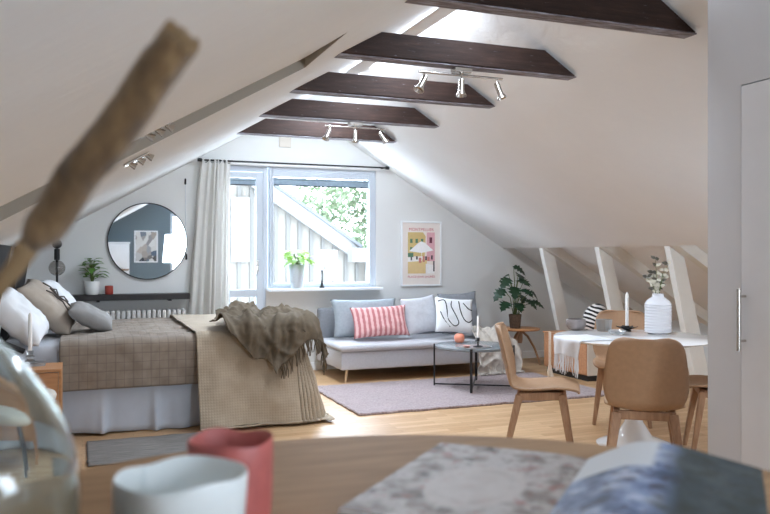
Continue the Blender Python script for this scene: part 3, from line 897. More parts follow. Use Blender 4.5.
for pts in ([(0,.0,.098),(.05,.04,.112),(.1,.1,.105),(.13,.16,.085)],[(0,0,.1),(-.06,.05,.115),(-.1,.1,.105)],[(0,0,.1),(.06,-.06,.112),(.1,-.12,.1),(.11,-.16,.09)],[(0,0,.1),(-.05,-.05,.115),(-.08,-.12,.1),(-.06,-.17,.085)],[(0,0,.112),(.03,.05,.135),(-.02,.09,.12),(-.03,.03,.12),(0,0,.112)],[(0,0,.112),(.05,-.03,.13),(.06,-.08,.12),(.01,-.06,.12),(0,0,.112)]):
    mb.tube(pts, .006, 6)
mb.build('ribbon', M['ribbon'], b, smooth=60)
b.matrix_world = frame_m(ony(48,306.5,6.72), (0,1,.02), (.70,-.14,.70))
pillow('pillow', 'off-white bed pillow at the back, mostly hidden by the beige ribbon pillow', 'pillow', M['linen'], .54, .46, .17, ony(60,300,7.36), (0,1,0), (.72,0,.69), 5, G1, .02)
pillow('cushion', 'small grey cushion lying in front of the beige ribbon pillow on the bed', 'cushion', M['greypil'], .42, .36, .15, ony(91,316.5,6.60), (0,1,.0), (.45,-.08,.9), 6, None, .012)

# draped cloths
def drape_mb(rect, zt, s0, s1, t0, t1, rr, nu, nv, flare=.06, wr=None, lift=None, floor=.012, fold=0, foldk=20):
    x0,x1,y0,y1 = rect
    def fn(a, b):
        s = s0+(s1-s0)*a; t = t0+(t1-t0)*b
        cx = min(max(s,x0),x1); cy = min(max(t,y0),y1)
        dx, dy = s-cx, t-cy; d = math.hypot(dx,dy); hyp = d; d = (dx**4+dy**4)**.25
        if d < 1e-6:
            p = Vector((s,t,zt)); n = Vector((0,0,1)); out = Vector((0,0,0))
        else:
            out = Vector((dx/hyp,dy/hyp,0))
            q = rr*PI/2
            if d < q: o = rr*math.sin(d/rr); dr = rr*(1-math.cos(d/rr)); n = out*math.sin(d/rr)+Vector((0,0,math.cos(d/rr)))
            else:
                e = d-q; o = rr+flare*e; dr = rr+e; n = out
                o += fold*min(1,e/.3)*(.5+.5*math.sin(foldk*(s*abs(out.y)+t*abs(out.x))+3*nz(s*3,t*3)))
            z = zt-dr
            if z < floor:
                o += (floor-z)*.45; z = floor+.012*abs(nz(s*9,t*9)); n = Vector((0,0,1))
            p = Vector((cx,cy,0))+out*o; p.z = z
        if wr: p = p+n*wr(s,t,d)
        if lift: p = p+lift(s,t,d)
        if p.z < .006: p.z = .006
        return p
    return MB().grid(fn, nu, nv, lambda a, b: ((s1-s0)*a, (t1-t0)*b))
RECT = (BX0+.08,BX1-.05,BY0+.045,BY1-.06)
def wr1(s,t,d): return .012*nz(s*4,t*4,1)+.006*nz(s*11,t*11,4)+.016*max(0,nz(s*9-t*3,t*2.5,19))+(.022*max(0,nz(s*2,t*9,9)) if d < 1e-6 else 0)+.006*(1+nz(s*5+3,t*1.5,6))
o = drape_mb(RECT, .676, -.15, .83, BY0-.33, BY1+.2, .055, 90, 160, .04, wr1).build('checked_bedspread', M['plaid'], smooth=180, solid=.006, solid_off=1)
tag(o, 'brown checked linen bedspread folded across the middle of the bed', 'bedspread')
def wr2(s,t,d): return .004+.006*nz(s*4,t*4,12)+.003*nz(s*14,t*14,4)+.012*max(0,nz(s*2,t*5,3))+.006*(1+nz(s*3,t*3,8))
o = drape_mb(RECT, .702, .80, BX1+.74, BY0-.735, BY1+.25, .07, 150, 190, .27, wr2, fold=.035, foldk=9).build('quilted_bedspread', M['waffle'], smooth=180, solid=.008, solid_off=1)
tag(o, 'cream quilted bedspread hanging to the floor over the foot of the bed', 'bedspread')
# brown throw, crumpled over the foot corner
def wr3(s,t,d):
    r = 1-abs(nz(s*3.2+1,t*3.2,2)); r2 = 1-abs(nz(s*6+t*2,t*5,7))
    base = .024+.035*r**4*(1 if d < .08 else .6)+.035*r2**3+.02*(1-abs(nz(s*13,t*9,5)))**3+.04*(1-abs(nz(s*7-t*3.5,s*1.2+t*2.2,15)))**4
    return base
def lift3(s,t,d):
    k = min(1,max(0,(t-6.1)/.5))
    return Vector((.05*nz(s*3,t*3,20)*(1 if d<.1 else .5), .05*nz(s*3,t*3,30), .015*k))
bt = thing('wool_throw', 'crumpled brown wool throw with long fringe over the foot of the bed', 'throw')
RT = (BX0,BX1+.03,BY0+.02,BY1)
def throw_fn():
    # cloth corners in plan, a skewed quad
    A, B, C, D = (.90,6.05),(1.36,5.62),(1.98,6.10),(1.30,7.05)
    g = drape_mb(RT, .715, 0, 1, 0, 1, .06, 1, 1)
    mb = MB(); N = 110
    x0,x1,y0,y1 = RT
    def fn(a, b):
        s = (A[0]*(1-a)+B[0]*a)*(1-b)+(D[0]*(1-a)+C[0]*a)*b
        t = (A[1]*(1-a)+B[1]*a)*(1-b)+(D[1]*(1-a)+C[1]*a)*b
        s += .05*nz(a*4,b*4,40); t += .06*nz(a*4,b*4,50)
        cx = min(max(s,x0),x1); cy = min(max(t,y0),y1); dx, dy = s-cx, t-cy; d = math.hypot(dx,dy); rr = .085
        if d < 1e-6: p = Vector((s,t,.728)); n = Vector((0,0,1))
        else:
            out = Vector((dx/d,dy/d,0)); q = rr*PI/2
            if d < q: p = Vector((cx,cy,.728-rr*(1-math.cos(d/rr))))+out*rr*math.sin(d/rr); n = out*math.sin(d/rr)+Vector((0,0,math.cos(d/rr)))
            else: e = d-q; p = Vector((cx,cy,.728-rr-e))+out*(rr+.3*e); n = out
        return p+n*wr3(s,t,d)+lift3(s,t,d)
    mb.grid(fn, N, N); return mb, fn
mb, tf = throw_fn()
mb.build('cloth', M['brownthrow'], bt, smooth=180, solid=.008, solid_off=1)
fr = MB(); rn = random.Random(2)
for k in range(46):
    a, b = (1, .12+.88*k/45) 
    p = tf(a, b)
    q = p+Vector((rn.uniform(-.012,.02), rn.uniform(-.03,.005), 0))
    L = rn.uniform(.09,.13)
    fr.tube([p, q+Vector((0,0,-L*.5)), q+Vector((rn.uniform(-.01,.01),rn.uniform(-.01,.01),-L))], [.005,.005,.003], 5)
fr.build('fringe', M['brownthrow'], bt, smooth=60)

# ================= NIGHTSTAND CORNER =================
a = onz(60, 368, .56)
ns = thing('nightstand', 'small warm wooden nightstand box beside the head of the bed', 'nightstand', (-.36,5.62,0))
# top-right-front corner near (58,368)
NX0, NX1, NY0, NY1, NZ = -.32, .235, -.16, .18, .56
MB().box((NX0,NY0,NZ-.02),(NX1,NY1,NZ)).build('top', M['oak'], ns, bevel=.003)
MB().box((NX0,NY0,.2),(NX0+.018,NY1,NZ-.02)).build('side_panel', M['oak'], ns)
MB().box((NX1-.018,NY0,.2),(NX1,NY1,NZ-.02)).build('side_panel', M['oak'], ns)
MB().box((NX0+.018,NY0,.2),(NX1-.018,NY1,.218)).build('bottom_panel', M['oak'], ns)
dwr = MB().box((NX0+.02,NY0-.002,.222),(NX1-.02,NY0+.016,NZ-.024)).build('drawer', M['oak'], ns, bevel=.002)
MB().sphere((-.08,NY0-.014,.39), .014, 12, 8).build('knob', M['oak'], dwr, smooth=180)
for x in (NX0+.03,NX1-.03):
    for y in (NY0+.03,NY1-.03): MB().bar((x,y,.2),(x,y,0), .03, .03, w1=.02, h1=.02).build('leg', M['oak'], ns)
c = thing('crystal_candlestick', 'clear crystal candlestick with white candle on the wooden nightstand', 'candlestick', onz(30, 366, NZ+.001)+Vector((0,.02,0)))
MB().box((-.095,-.06,0),(.095,.06,.024)).build('foot', M['tumbler'], c, bevel=.006)
MB().lathe([(.03,.023),(.034,.03),(.018,.045),(.03,.06),(.016,.072),(.02,.085),(.022,.1),(.018,.1)], 16).build('stem', M['tumbler'], c, smooth=30)
MB().lathe([(.0125,.101),(.0125,.34),(.004,.352),(.0005,.356)], 16).build('candle', M['candle'], c, smooth=50)
# small cream stool in front of the nightstand
s0 = onz(30, 393, .46)
st = thing('low_stool', 'low cream stool with rounded seat in front of the nightstand', 'stool', (s0.x-.06,s0.y+.02,0))
MB().lathe([(.0001,.40),(.18,.40),(.205,.415),(.21,.44),(.2,.458),(.18,.463),(.0001,.463)], 40).build('seat', M['cream'], st, smooth=60)
for k in range(4):
    an = PI/4+k*PI/2
    MB().tube([(.13*math.cos(an),.13*math.sin(an),.4),(.17*math.cos(an),.17*math.sin(an),0)], [.016,.011], 10).build('leg', M['black'], st, smooth=50)

# rag rug
o = MB()
rx0, rx1, ry0, ry1 = .03, .98, 5.08, 5.74
def rg(s,t): 
    return Vector((rx0+(rx1-rx0)*s+.008*nz(t*9,1), ry0+(ry1-ry0)*t+.012*nz(s*6,3), .012+.004*nz(s*9,t*9)))
o = MB().grid(rg, 60, 30).build('rag_rug', M['ragrug'], smooth=180, solid=.009, solid_off=-1)
tag(o, 'grey woven rag rug on the floor beside the bed', 'rug')

# ================= SOFA =================
SX0, SX1, SY0, SY1 = 2.44, 4.32, 7.42, 8.36
so = thing('sofa', 'light grey armless two-seat sofa with low back under the window', 'sofa', (SX0,SY0,0))
LX_, LY_ = SX1-SX0, SY1-SY0
MB().box((0,.04,.13),(LX_,LY_-.02,.315)).build('base', M['sofa'], so, bevel=.015, smooth=180)
MB().box((-.02,.0,.318),(LX_+.01,LY_-.15,.388)).build('seat_cushion', M['sofa'], so, bevel=.03, smooth=180)
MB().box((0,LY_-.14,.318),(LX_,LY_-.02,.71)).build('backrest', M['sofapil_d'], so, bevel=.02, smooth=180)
for x in (.08,LX_-.08):
    for y in (.1,LY_-.1): MB().tube([(x,y,.13),(x+(-.015 if x<.5 else .015),y,.0)], [.016,.011], 10).build('leg', M['palewood'], so, smooth=50)
G2 = None
def seat_pillow(label, mat, w, h, t, u, v, y, tilt, roll, seed, yaw=0, name='cushion', wr=.012):
    p = ony(u, v, y)
    z = Vector((math.sin(yaw),-math.cos(tilt)*math.cos(yaw),math.sin(tilt)))
    return pillow(name, label, 'cushion', mat, w, h, t, p, (math.cos(roll),0,math.sin(roll)), z, seed, None, wr)
seat_pillow('large blue-grey back cushion at the sofa end nearest the bed', M['sofapil_b'], .76, .42, .16, 365, 317.5, 7.97, .28, 0, 11)
seat_pillow('grey back cushion standing behind the white line-patterned cushion', M['sofapil_d'], .50, .46, .13, 459, 312, 8.03, .2, .05, 12)
seat_pillow('pink striped oblong cushion in front of the blue-grey one', M['pinkstripe'], .64, .34, .15, 380, 321.5, 7.70, .35, .03, 13)
seat_pillow('plain light grey square cushion between pink and line-patterned cushions', M['sofapil_l'], .42, .42, .14, 421, 315, 7.78, .32, .12, 14)
# white cushion with drawn black lines
p = ony(454, 315.5, 7.57)
wc_ = thing('cushion', 'white square cushion with loose black line drawing on the sofa', 'cushion')
weld(pillow_mb(.44,.40,.13,15,.01).build('cover', M['linen'], wc_))
def pz(a, b):
    q = lambda k: max(0,1-abs(k)**2.6)**.55
    return .065*q(a/.22)*q(b/.20)+.004
mb = MB()
def line(pts):
    P = [Vector((x,y,0)) for x, y in pts]; out = []
    for i in range(len(P)-1):
        a0 = P[max(i-1,0)]; a1 = P[i]; a2 = P[i+1]; a3 = P[min(i+2,len(P)-1)]
        for k in range(8):
            s = k/8
            q = .5*((2*a1)+(a2-a0)*s+(2*a0-5*a1+4*a2-a3)*s*s+(3*a1-a0-3*a2+a3)*s**3)
            out.append(Vector((q.x,q.y,pz(q.x,q.y))))
    mb.tube(out, .0055, 6)
line([(-.19,.14),(-.12,.15),(-.10,.05),(-.09,-.06),(-.02,-.13),(.03,-.10),(.0,-.02),(-.05,.08),(-.04,.15)])
line([(-.17,.02),(-.13,-.07),(-.06,-.15)])
line([(.04,.15),(.05,.05),(.09,-.05),(.15,-.08),(.20,-.04)])
line([(.09,.13),(.15,.07),(.2,.06)])
mb.build('line_pattern', M['blackfab'], wc_, smooth=60)
wc_.matrix_world = frame_m(p, (1,0,-.14), (-.1,-.92,.33))

# knitted throw slumped over the end of the sofa
KX0, KX1 = 3.62, 4.40
kt = thing('knit_throw', 'beige knitted throw slumped over the sofa end behind the coffee table', 'throw')
def kfn(a, b):
    x = 3.93+.52*a
    L = b*.98
    if L < .34:
        y = 7.84-L; z = .402
    else:
        e = L-.34; q = min(e,.09); y = 7.50-.11*math.sin(q/.09*PI/2); z = .402-.09*(1-math.cos(q/.09*PI/2))-max(0,e-.09)
        y -= max(0,e-.09)*.08
    r = 1-abs(nz(a*4,b*5,61)); r2 = 1-abs(nz(a*7,b*8,71))
    k = .012+.05*r**3+.04*r2**3
    if L < .38: z += k+.03*math.exp(-((b-.2)/.1)**2)*(.5+.5*nz(a*5,3))
    else: y -= k
    over = max(0,x-4.33)
    z -= over*1.1
    x += .05*nz(a*3,b*4,81)
    z = max(z,.034+.01*abs(nz(a*9,b*9)))
    return Vector((x,y,z))
MB().grid(kfn, 70, 90).build('cloth', M['knit'], kt, smooth=180, solid=.012, solid_off=1)

# mauve rug
def rfn(s,t): return Vector((2.08+2.5*s+.012*nz(t*14,2)+.004*nz(t*70,4), 5.90+1.40*t+.012*nz(s*16,8)+.004*nz(s*80,6), .02+.006*nz(s*40,t*24)))
o = MB().grid(rfn, 160, 90).build('pile_rug', M['rug'], smooth=180, solid=.02, solid_off=-1)
tag(o, 'mauve grey pile rug under the coffee table in front of the sofa', 'rug')

# ================= COFFEE TABLE =================
CT = Vector((3.535,6.68,0)); ct = thing('coffee_table', 'round dark grey coffee table with four thin black legs on the rug', 'coffee table', CT+Vector((0,0,.028)))
RR = .375; TZ = .40
MB().lathe([(.0001,TZ-.028),(RR-.02,TZ-.028),(RR,TZ-.02),(RR,TZ-.002),(RR-.006,TZ),(.0001,TZ)], 64).build('table_top', M['tabletop_g'], ct, smooth=40)
ang0 = math.radians(-21.35-10)
mb2 = MB()
for k in range(4):
    an = ang0+k*PI/2; c_, s_ = math.cos(an), math.sin(an)
    m = Matrix.Rotation(an, 4, 'Z')
    MB().box((RR+.002,-.012,0),(RR+.016,.012,TZ+.006), m).build('leg', M['black'], ct, bevel=.002)
    if k < 2: MB().bar((c_*(RR+.002),s_*(RR+.002),.015+.016*k),(-c_*(RR+.002),-s_*(RR+.002),.015+.016*k), .014, .012).build('cross_bar', M['black'], ct)
ZC = TZ+.028+.001
q = onz(474, 347.5, ZC)
bk = thing('magazine', 'closed magazine lying on the coffee table under the candle holder', 'magazine', q+Vector((0,0,.003)), .35)
MB().box((-.14,-.1,0),(.14,.1,.008)).build('page_block', M['linen'], bk)
MB().box((-.142,-.102,.008),(.142,.102,.0095)).build('cover', plain('magazine_cover_grey', rgb(150,140,140), .4, .2, 12), bk)
q = onz(463.5, 342.8, ZC)
og = thing('round_candle', 'peach orange round candle on the coffee table', 'candle', (q.x-.03,q.y+.03,ZC))
MB().lathe([(.03,0),(.045,.012),(.052,.04),(.047,.075),(.03,.088),(.006,.09)], 24).build('wax', M['orange'], og, smooth=60)
MB().tube([(0,0,.088),(.001,0,.1)], .0015, 6).build('wick', M['black'], og)
q = onz(478, 347, ZC+.0105)
ch = thing('candle_holder', 'black metal holder with tall white candle on the coffee table magazine', 'candlestick', (q.x,q.y,ZC+.0132))
MB().lathe([(.045,0),(.045,.006),(.008,.01),(.007,.05),(.016,.055),(.016,.085),(.012,.085)], 20).build('stand', M['black'], ch, smooth=40)
MB().lathe([(.011,.06),(.0105,.28),(.003,.29),(.0005,.295)], 14).build('candle', M['candle'], ch, smooth=50)
q = onz(468, 347.5, ZC+.0105)
sc = thing('trinket_dish', 'tiny pink dish on the coffee table magazine', 'dish', (q.x-.02,q.y-.01,ZC+.0132))
MB().lathe([(.018,0),(.034,.012),(.036,.02),(.032,.018),(.016,.006)], 20).build('dish', M['pinkstripe'] if False else plain('pink_glaze', rgb(214,170,164), .4, .05), sc, smooth=60)

# ================= SIDE TABLE + MONSTERA =================
q = ony(519, 327, 8.0)
STX, STY, STZ = ony(520,328,7.95).x, 7.95, ony(520,328,7.95).z
sd = thing('side_table', 'round wooden side table with central post and curved legs holding the dark plant', 'side table', (STX,STY,0))
MB().lathe([(.0001,STZ-.022),(.225,STZ-.022),(.235,STZ-.012),(.235,STZ-.004),(.23,STZ),(.0001,STZ)], 48).build('table_top', M['oak'], sd, smooth=40)
MB().lathe([(.03,STZ-.024),(.032,.3),(.024,.26)], 20).build('post', M['chairleg'], sd, smooth=40)
for k in range(3):
    an = -.45+k*2*PI/3
    pts = [(math.cos(an)*r, math.sin(an)*r, z) for r, z in ((.02,.40),(.09,.34),(.17,.2),(.24,.0))]
    MB().tube(pts, [.014,.014,.013,.012], 8).build('leg', M['chairleg'], sd, smooth=60)
q = ony(516, 327, 7.93)
mo = thing('potted_monstera', 'dark green split-leaf plant in woven brown pot on the side table', 'plant', (q.x,7.95,STZ+.001))
MB().lathe([(.058,0),(.062,.01),(.075,.16),(.07,.165),(.066,.13)], 26).build('pot', M['basket'], mo, smooth=50)
MB().lathe([(.0001,.13),(.067,.13)], 20, cap1=False).build('soil', M['soil'], mo)
rn = random.Random(11)
fo = MB(); stm = MB()
LV = [(-.02,.0,.60,-.3),(.03,-.02,.52,.8),(-.1,-.03,.46,3.3),(.1,-.02,.42,.2),(-.16,-.02,.33,3.0),(-.06,-.08,.36,4.2),(.05,-.07,.33,5.2),(.2,-.02,.30,.1),(.1,-.1,.2,5.6),(-.03,-.1,.17,4.5),(-.13,-.05,.18,3.6),(.2,-.05,.18,6.0),(.02,-.03,.44,5.0),(-.05,.06,.5,2.0),(.12,.06,.26,.9)]
for x, y, z, an in LV:
    tip = Vector((x,y,.13+z*.98))
    stm.tube([(x*.1,y*.1,.12),(x*.45,y*.45,.13+z*.7),tip], [.006,.005,.003], 6)
    dr = Vector((math.cos(an)*.8,math.sin(an)*.8-.2,rn.uniform(-.5,.0)))
    add_leaf(fo, tip-dr*.02, dr, (0,-.5,1), rn.uniform(.16,.21), rn.uniform(.15,.2), .35, .15, 10, .5)
stm.build('stem', M['stem'], mo, smooth=60)
fo.build('foliage', M['leaf_d'], mo, smooth=40)

# ================= DINING =================
DT = Vector((3.53,4.335,0)); DZ = .74
dt = thing('dining_table', 'round white pedestal dining table among wooden shell chairs', 'dining table', DT)
MB().lathe([(.0001,DZ-.026),(.46,DZ-.026),(.53,DZ-.012),(.54,DZ-.004),(.535,DZ),(.0001,DZ)], 72).build('table_top', M['marble'], dt, smooth=40)
MB().lathe([(.0001,DZ-.027),(.14,DZ-.028),(.07,DZ-.07),(.045,DZ-.2),(.045,.3),(.06,.16),(.12,.06),(.22,.022),(.25,.008),(.25,0)], 48).build('pedestal', M['marble'], dt, smooth=60)

def make_chair(label, loc, rz):
    c = thing('dining_chair', label, 'chair', loc, rz, 'wooden shell dining chairs')
    # profile, +y is the way the sitter faces: (y, z, half width)
    pr_ = [(.238,.438,.170),(.226,.447,.195),(.17,.452,.212),(.08,.447,.215),(-.02,.438,.219),(-.10,.434,.214),(-.155,.441,.198),(-.19,.467,.200),(-.208,.512,.215),(-.225,.58,.223),(-.245,.66,.216),(-.264,.74,.206),(-.279,.797,.193),(-.288,.831,.166),(-.291,.846,.115)]
    n = len(pr_)-1
    def samp(t):
        f = t*n; i = min(int(f), n-1); k = f-i
        g = lambda j: pr_[min(max(j,0),n)]
        out = []
        for m in range(3):
            a0,a1,a2,a3 = g(i-1)[m],g(i)[m],g(i+1)[m],g(i+2)[m]
            out.append(.5*(2*a1+(a2-a0)*k+(2*a0-5*a1+4*a2-a3)*k*k+(3*a1-a0-3*a2+a3)*k**3))
        return out
    def fn(s, t):
        y, z, w = samp(t); a = 2*s-1
        bk = min(1,max(0,(t-.42)/.25))
        cur = a*a
        yy = y+.042*cur*bk; zz = z+.028*cur*(1-bk)*(1 if t > .2 else t/.2)
        return Vector((w*a, yy, zz))
    MB().grid(fn, 20, 48).build('shell', M['chair'], c, smooth=180, solid=.014, solid_off=0)
    # under-frame and legs
    fm = MB()
    tops = [(.15,.13,.418),(-.15,.13,.418),(-.15,-.13,.405),(.15,-.13,.405)]
    for i in range(4):
        a_, b_ = Vector(tops[i]), Vector(tops[(i+1)%4])
        fm.bar(a_, b_, .032, .05)
    fm.box((-.08,-.12,.408),(.08,.12,.426))
    fm.build('seat_frame', M['chairleg'], c, bevel=.006)
    for (x,y,z) in tops:
        sx = 1 if x > 0 else -1; sy = 1 if y > 0 else -1
        foot = Vector((sx*.205, sy*(.20 if sy > 0 else .225), 0))
        MB().bar((x,y,z+.01), foot, .054, .044, up=(0,1,0), w1=.028, h1=.028).build('leg', M['chairleg'], c, bevel=.006)
    return c
def facing(dx, dy): return math.atan2(dy, dx)-PI/2
# left chair, side on
lc = ond(541, 384, 5.02); 
ch0 = make_chair('wooden shell chair standing side-on between the rug and the dining table', (lc.x,lc.y,0), facing(.82,-.57))
fc = onz(644, 410, .45)
dup(ch0, (3.0,3.60,0), facing(.60,.80), 'wooden shell chair with its back to the camera, in front of the white table')
dup(ch0, (3.88,3.91,0), facing(-.75,.55), 'wooden shell chair half hidden by the partition wall')
dup(ch0, (3.93,4.97,0), facing(-.62,-.80), 'wooden shell chair on the far side of the white table, facing the camera')

# things on the table
def on_table(u, v): return onz(u, v, DZ+.001)
q = on_table(576, 330)
bw = thing('stone_bowl', 'small dark grey stone bowl on the white dining table', 'bowl', q)
MB().lathe([(.035,0),(.055,.008),(.072,.035),(.074,.06),(.068,.082),(.063,.082),(.068,.058),(.065,.035),(.03,.012),(.0001,.01)], 32).build('bowl', M['bowl'], bw, smooth=60)
q = on_table(604, 331)
g1 = thing('glass_tumbler', 'faceted clear glass tumbler on the white table beside the stone bowl', 'glass', q)
MB().lathe([(.045,0),(.052,.005),(.06,.085),(.057,.086),(.05,.012),(.0001,.01)], 12).build('tumbler', M['tumbler'], g1, smooth=20)
q = on_table(617, 334.5)
g2 = thing('glass_dish', 'low crystal glass dish on the white table before the black candle holder', 'dish', q)
MB().lathe([(.03,0),(.05,.01),(.062,.03),(.058,.03),(.045,.014),(.0001,.008)], 10).build('dish', M['tumbler'], g2, smooth=15)
q = on_table(627, 331)
cb = thing('candle_holder', 'low black leaf-shaped holder with tall white candle on the white dining table', 'candlestick', q)
mb = MB()
for k in range(6):
    an = k*PI/3+.3; add_leaf(mb, (math.cos(an)*.008,math.sin(an)*.008,.008), (math.cos(an),math.sin(an),.25), (0,0,1), .075, .05, -.1, .2)
mb.build('petal', M['black'], cb, smooth=50, solid=.004)
MB().lathe([(.03,0),(.03,.008),(.016,.012),(.016,.04),(.012,.04)], 18).build('cup', M['black'], cb, smooth=40)
MB().lathe([(.0125,.02),(.012,.27),(.004,.282),(.0005,.29)], 14).build('candle', M['candle'], cb, smooth=50)
q = on_table(658, 333)
vs_ = thing('ribbed_vase', 'white ribbed ceramic bottle vase with dried twigs on the dining table', 'vase', q)
prof = [(.07,0),(.086,.006)]
for i in range(1, 56):
    zz = .006+i*.205/56
    prof.append((.0915+.0022*math.sin(zz*2*PI/.0205), zz))
prof += [(.088,.216),(.078,.232),(.06,.246),(.042,.258),(.039,.27),(.040,.282),(.035,.284),(.033,.27),(.03,.25)]
MB().lathe(prof, 48).build('body', M['ceramic'], vs_, smooth=60)
br = thing('dried_branch', 'dried eucalyptus twigs with pale and dark leaves standing in the white vase', 'twig', q+Vector((0,0,.2)))
rn = random.Random(21); tw = MB(); lv = MB(); ld = MB()
Rv = Vector((CS,-SN,0)); Fv = Vector((SN,CS,0))
for ex, ez, ey in ((-.02,.27,.0),(.075,.235,.01),(-.075,.14,.01),(.035,.19,-.02),(-.03,.17,.02),(.055,.14,.02),(-.05,.10,-.01)):
    pts = []
    for k in range(7):
        s = k/6; pts.append(Rv*(ex*s**1.4)+Fv*ey*s+Vector((0,0,.03+(ez+.03)*s)))
    tw.tube(pts, [.002]*6+[.001], 5)
    for k in range(2, 7):
        if rn.random() < .2 and k < 6: continue
        for sg in (-1,1):
            if k < 3: continue
            d = Rv*sg*rn.uniform(.5,1)+Vector((0,0,rn.uniform(.1,.7)))+Fv*rn.uniform(-.5,.5)
            add_leaf(lv if rn.random() < .6 else ld, pts[k], d, -Fv+Vector((0,0,.4)), rn.uniform(.028,.046), rn.uniform(.02,.032), .3, .1, 5)
tw.build('twig', M['stem'], br)
lv.build('pale_foliage', plain('dried_pale_leaf', rgb(202,196,178), .8, .12), br)
ld.build('dark_foliage', plain('dried_dark_leaf', rgb(88,84,74), .8, .2), br)

# runner over the far-left end of the table with tassels
rt = thing('table_runner', 'white cotton runner with tassels hanging off the dining table end', 'table runner', DT)
th0 = math.atan2(-CS*0+.16, -1.0)
e = on_table(560, 333)-DT; ang = math.atan2(e.y, e.x)+.8
dirv = Vector((math.cos(ang),math.sin(ang),0)); sid = Vector((-dirv.y,dirv.x,0))
def run_fn(a, b):
    w = (b-.5)*.34; L = .26+.40*a
    edge = math.sqrt(max(.0001,.545**2-w*w))
    if L < edge: p = dirv*L+sid*w; p.z = DZ+.004
    else:
        ex = L-edge; q = min(ex,.03)
        p = dirv*(edge+.012*math.sin(min(1,ex/.03)*PI/2)+.012*math.sin(b*13)*min(1,ex/.1))+sid*w*(1-.25*min(1,ex/.2)); p.z = DZ+.004-max(0,ex-.012)
    return p
MB().grid(run_fn, 50, 30).build('cloth', M['runner'], rt, smooth=180, solid=.003, solid_off=1)
mb = MB(); rn = random.Random(8)
for k in range(26):
    p = run_fn(1, k/25); L = rn.uniform(.09,.13)
    mb.tube([p+Vector((0,0,.01)), p+Vector((rn.uniform(-.006,.006),rn.uniform(-.006,.006),-L*.5)), p+Vector((rn.uniform(-.012,.012),rn.uniform(-.012,.012),-L))], [.004,.0045,.0025], 5)
mb.build('fringe', M['runner'], rt, smooth=60)
mb = MB()
p = run_fn(.75, .0)
pp_ = [p+sid*(-.02)+dirv*.02+Vector((0,0,z)) for z in (.06,.0,-.1,-.17)]
mb.tube(pp_, .009, 8)
mb.tube([pp_[-1], pp_[-1]+Vector((0,0,-.04)), pp_[-1]+Vector((.01,0,-.09))], [.012,.018,.022], 8)
mb.build('tassel', M['tassel'], rt, smooth=60)

# wooden chest behind the table with striped ball cushion
ch_ = thing('wooden_chest', 'low orange-brown wooden chest with pale end, beyond the dining table by the slanted posts', 'chest', (4.82,6.63,0))
MB().box((.0,0.02,.06),(.24,.80,.43)).build('body', M['chest'], ch_, bevel=.004)
MB().box((-.012,.012,.07),(-.001,.79,.425)).build('front_panel', M['chest'], ch_, bevel=.003)
MB().box((.0,.0,.06),(.24,.018,.43)).build('end_panel', M['cream'], ch_, bevel=.003)
MB().box((-.015,-.006,.432),(.245,.81,.45)).build('top', M['chest'], ch_, bevel=.003)
MB().box((.02,.03,0),(.22,.78,.058)).build('plinth', M['black'], ch_)
zq = ony(596, 316, 6.82)
zc = tag(MB().sphere((0,0,0), .13, 28, 18, (1.05,1,1.25)).build('round_cushion', M['zebra'], smooth=180), 'round black and white striped cushion on the wooden chest behind the stone bowl', 'cushion')
zc.location = (zq.x, 6.82, .452+.176); zc.rotation_euler = (.15,.25,0)

# ================= FOREGROUND TABLE =================
TT = 1.02
fc = Vector((.607*SN+.05*CS, .607*CS-.05*SN, 0))
ft = thing('round_table', 'round oak table nearest the camera holding cups, vase and magazine', 'table', fc)
MB().lathe([(.0001,TT-.03),(.59,TT-.03),(.605,TT-.022),(.605,TT-.006),(.6,TT),(.0001,TT)], 120).build('table_top', M['tablewood'], ft, smooth=40)
MB().lathe([(.0001,TT-.031),(.16,TT-.032),(.05,TT-.1),(.045,.1),(.3,.03),(.32,.0)], 40).build('pedestal', M['tablewood'], ft, smooth=50)
def on_top(u, d, z=TT): 
    p = ond(u, 255, d); p.z = z; return p
def mug(name, label, mat, u, d, r, h, wob, seed):
    p = on_top(u, d, TT+.001)
    c = thing(name, label, 'cup', p)
    N = 48
    def ring(r_, z_, k):
        return [Vector(((r_+wob*nz(math.cos(2*PI*i/N)*1.3+seed,math.sin(2*PI*i/N)*1.3,z_*12))*math.cos(2*PI*i/N),(r_+wob*nz(math.cos(2*PI*i/N)*1.3+seed,math.sin(2*PI*i/N)*1.3,z_*12))*math.sin(2*PI*i/N), z_+k*nz(math.cos(2*PI*i/N)*1.2,math.sin(2*PI*i/N)*1.2,seed))) for i in range(N)]
    rings = [ring(r*.82,0,0),ring(r*.9,.004,0),ring(r*.95,h*.3,0),ring(r*.985,h*.7,0),ring(r,h*.96,.004),ring(r*.985,h,.005),ring(r*.95,h*.985,.004),ring(r*.92,h*.6,0),ring(r*.88,h*.15,0),ring(.002,h*.1,0)]
    vs = [q for rg_ in rings for q in rg_]; fs = [tuple(reversed(range(N)))]
    for i in range(len(rings)-1):
        for k in range(N):
            fs.append((i*N+k, i*N+(k+1)%N, (i+1)*N+(k+1)%N, (i+1)*N+k))
    MB().add(vs, fs).build('cup_body', mat, c, smooth=70)
    return c
mug('stoneware_cup', 'wide handmade white stoneware cup on the near oak table', M['whitecup'], 181, .69, .0585, .085, .006, 3)
mug('stoneware_cup', 'rough pink stoneware cup behind the white one on the near table', M['pinkcup'], 231, .795, .043, .092, .003, 9)
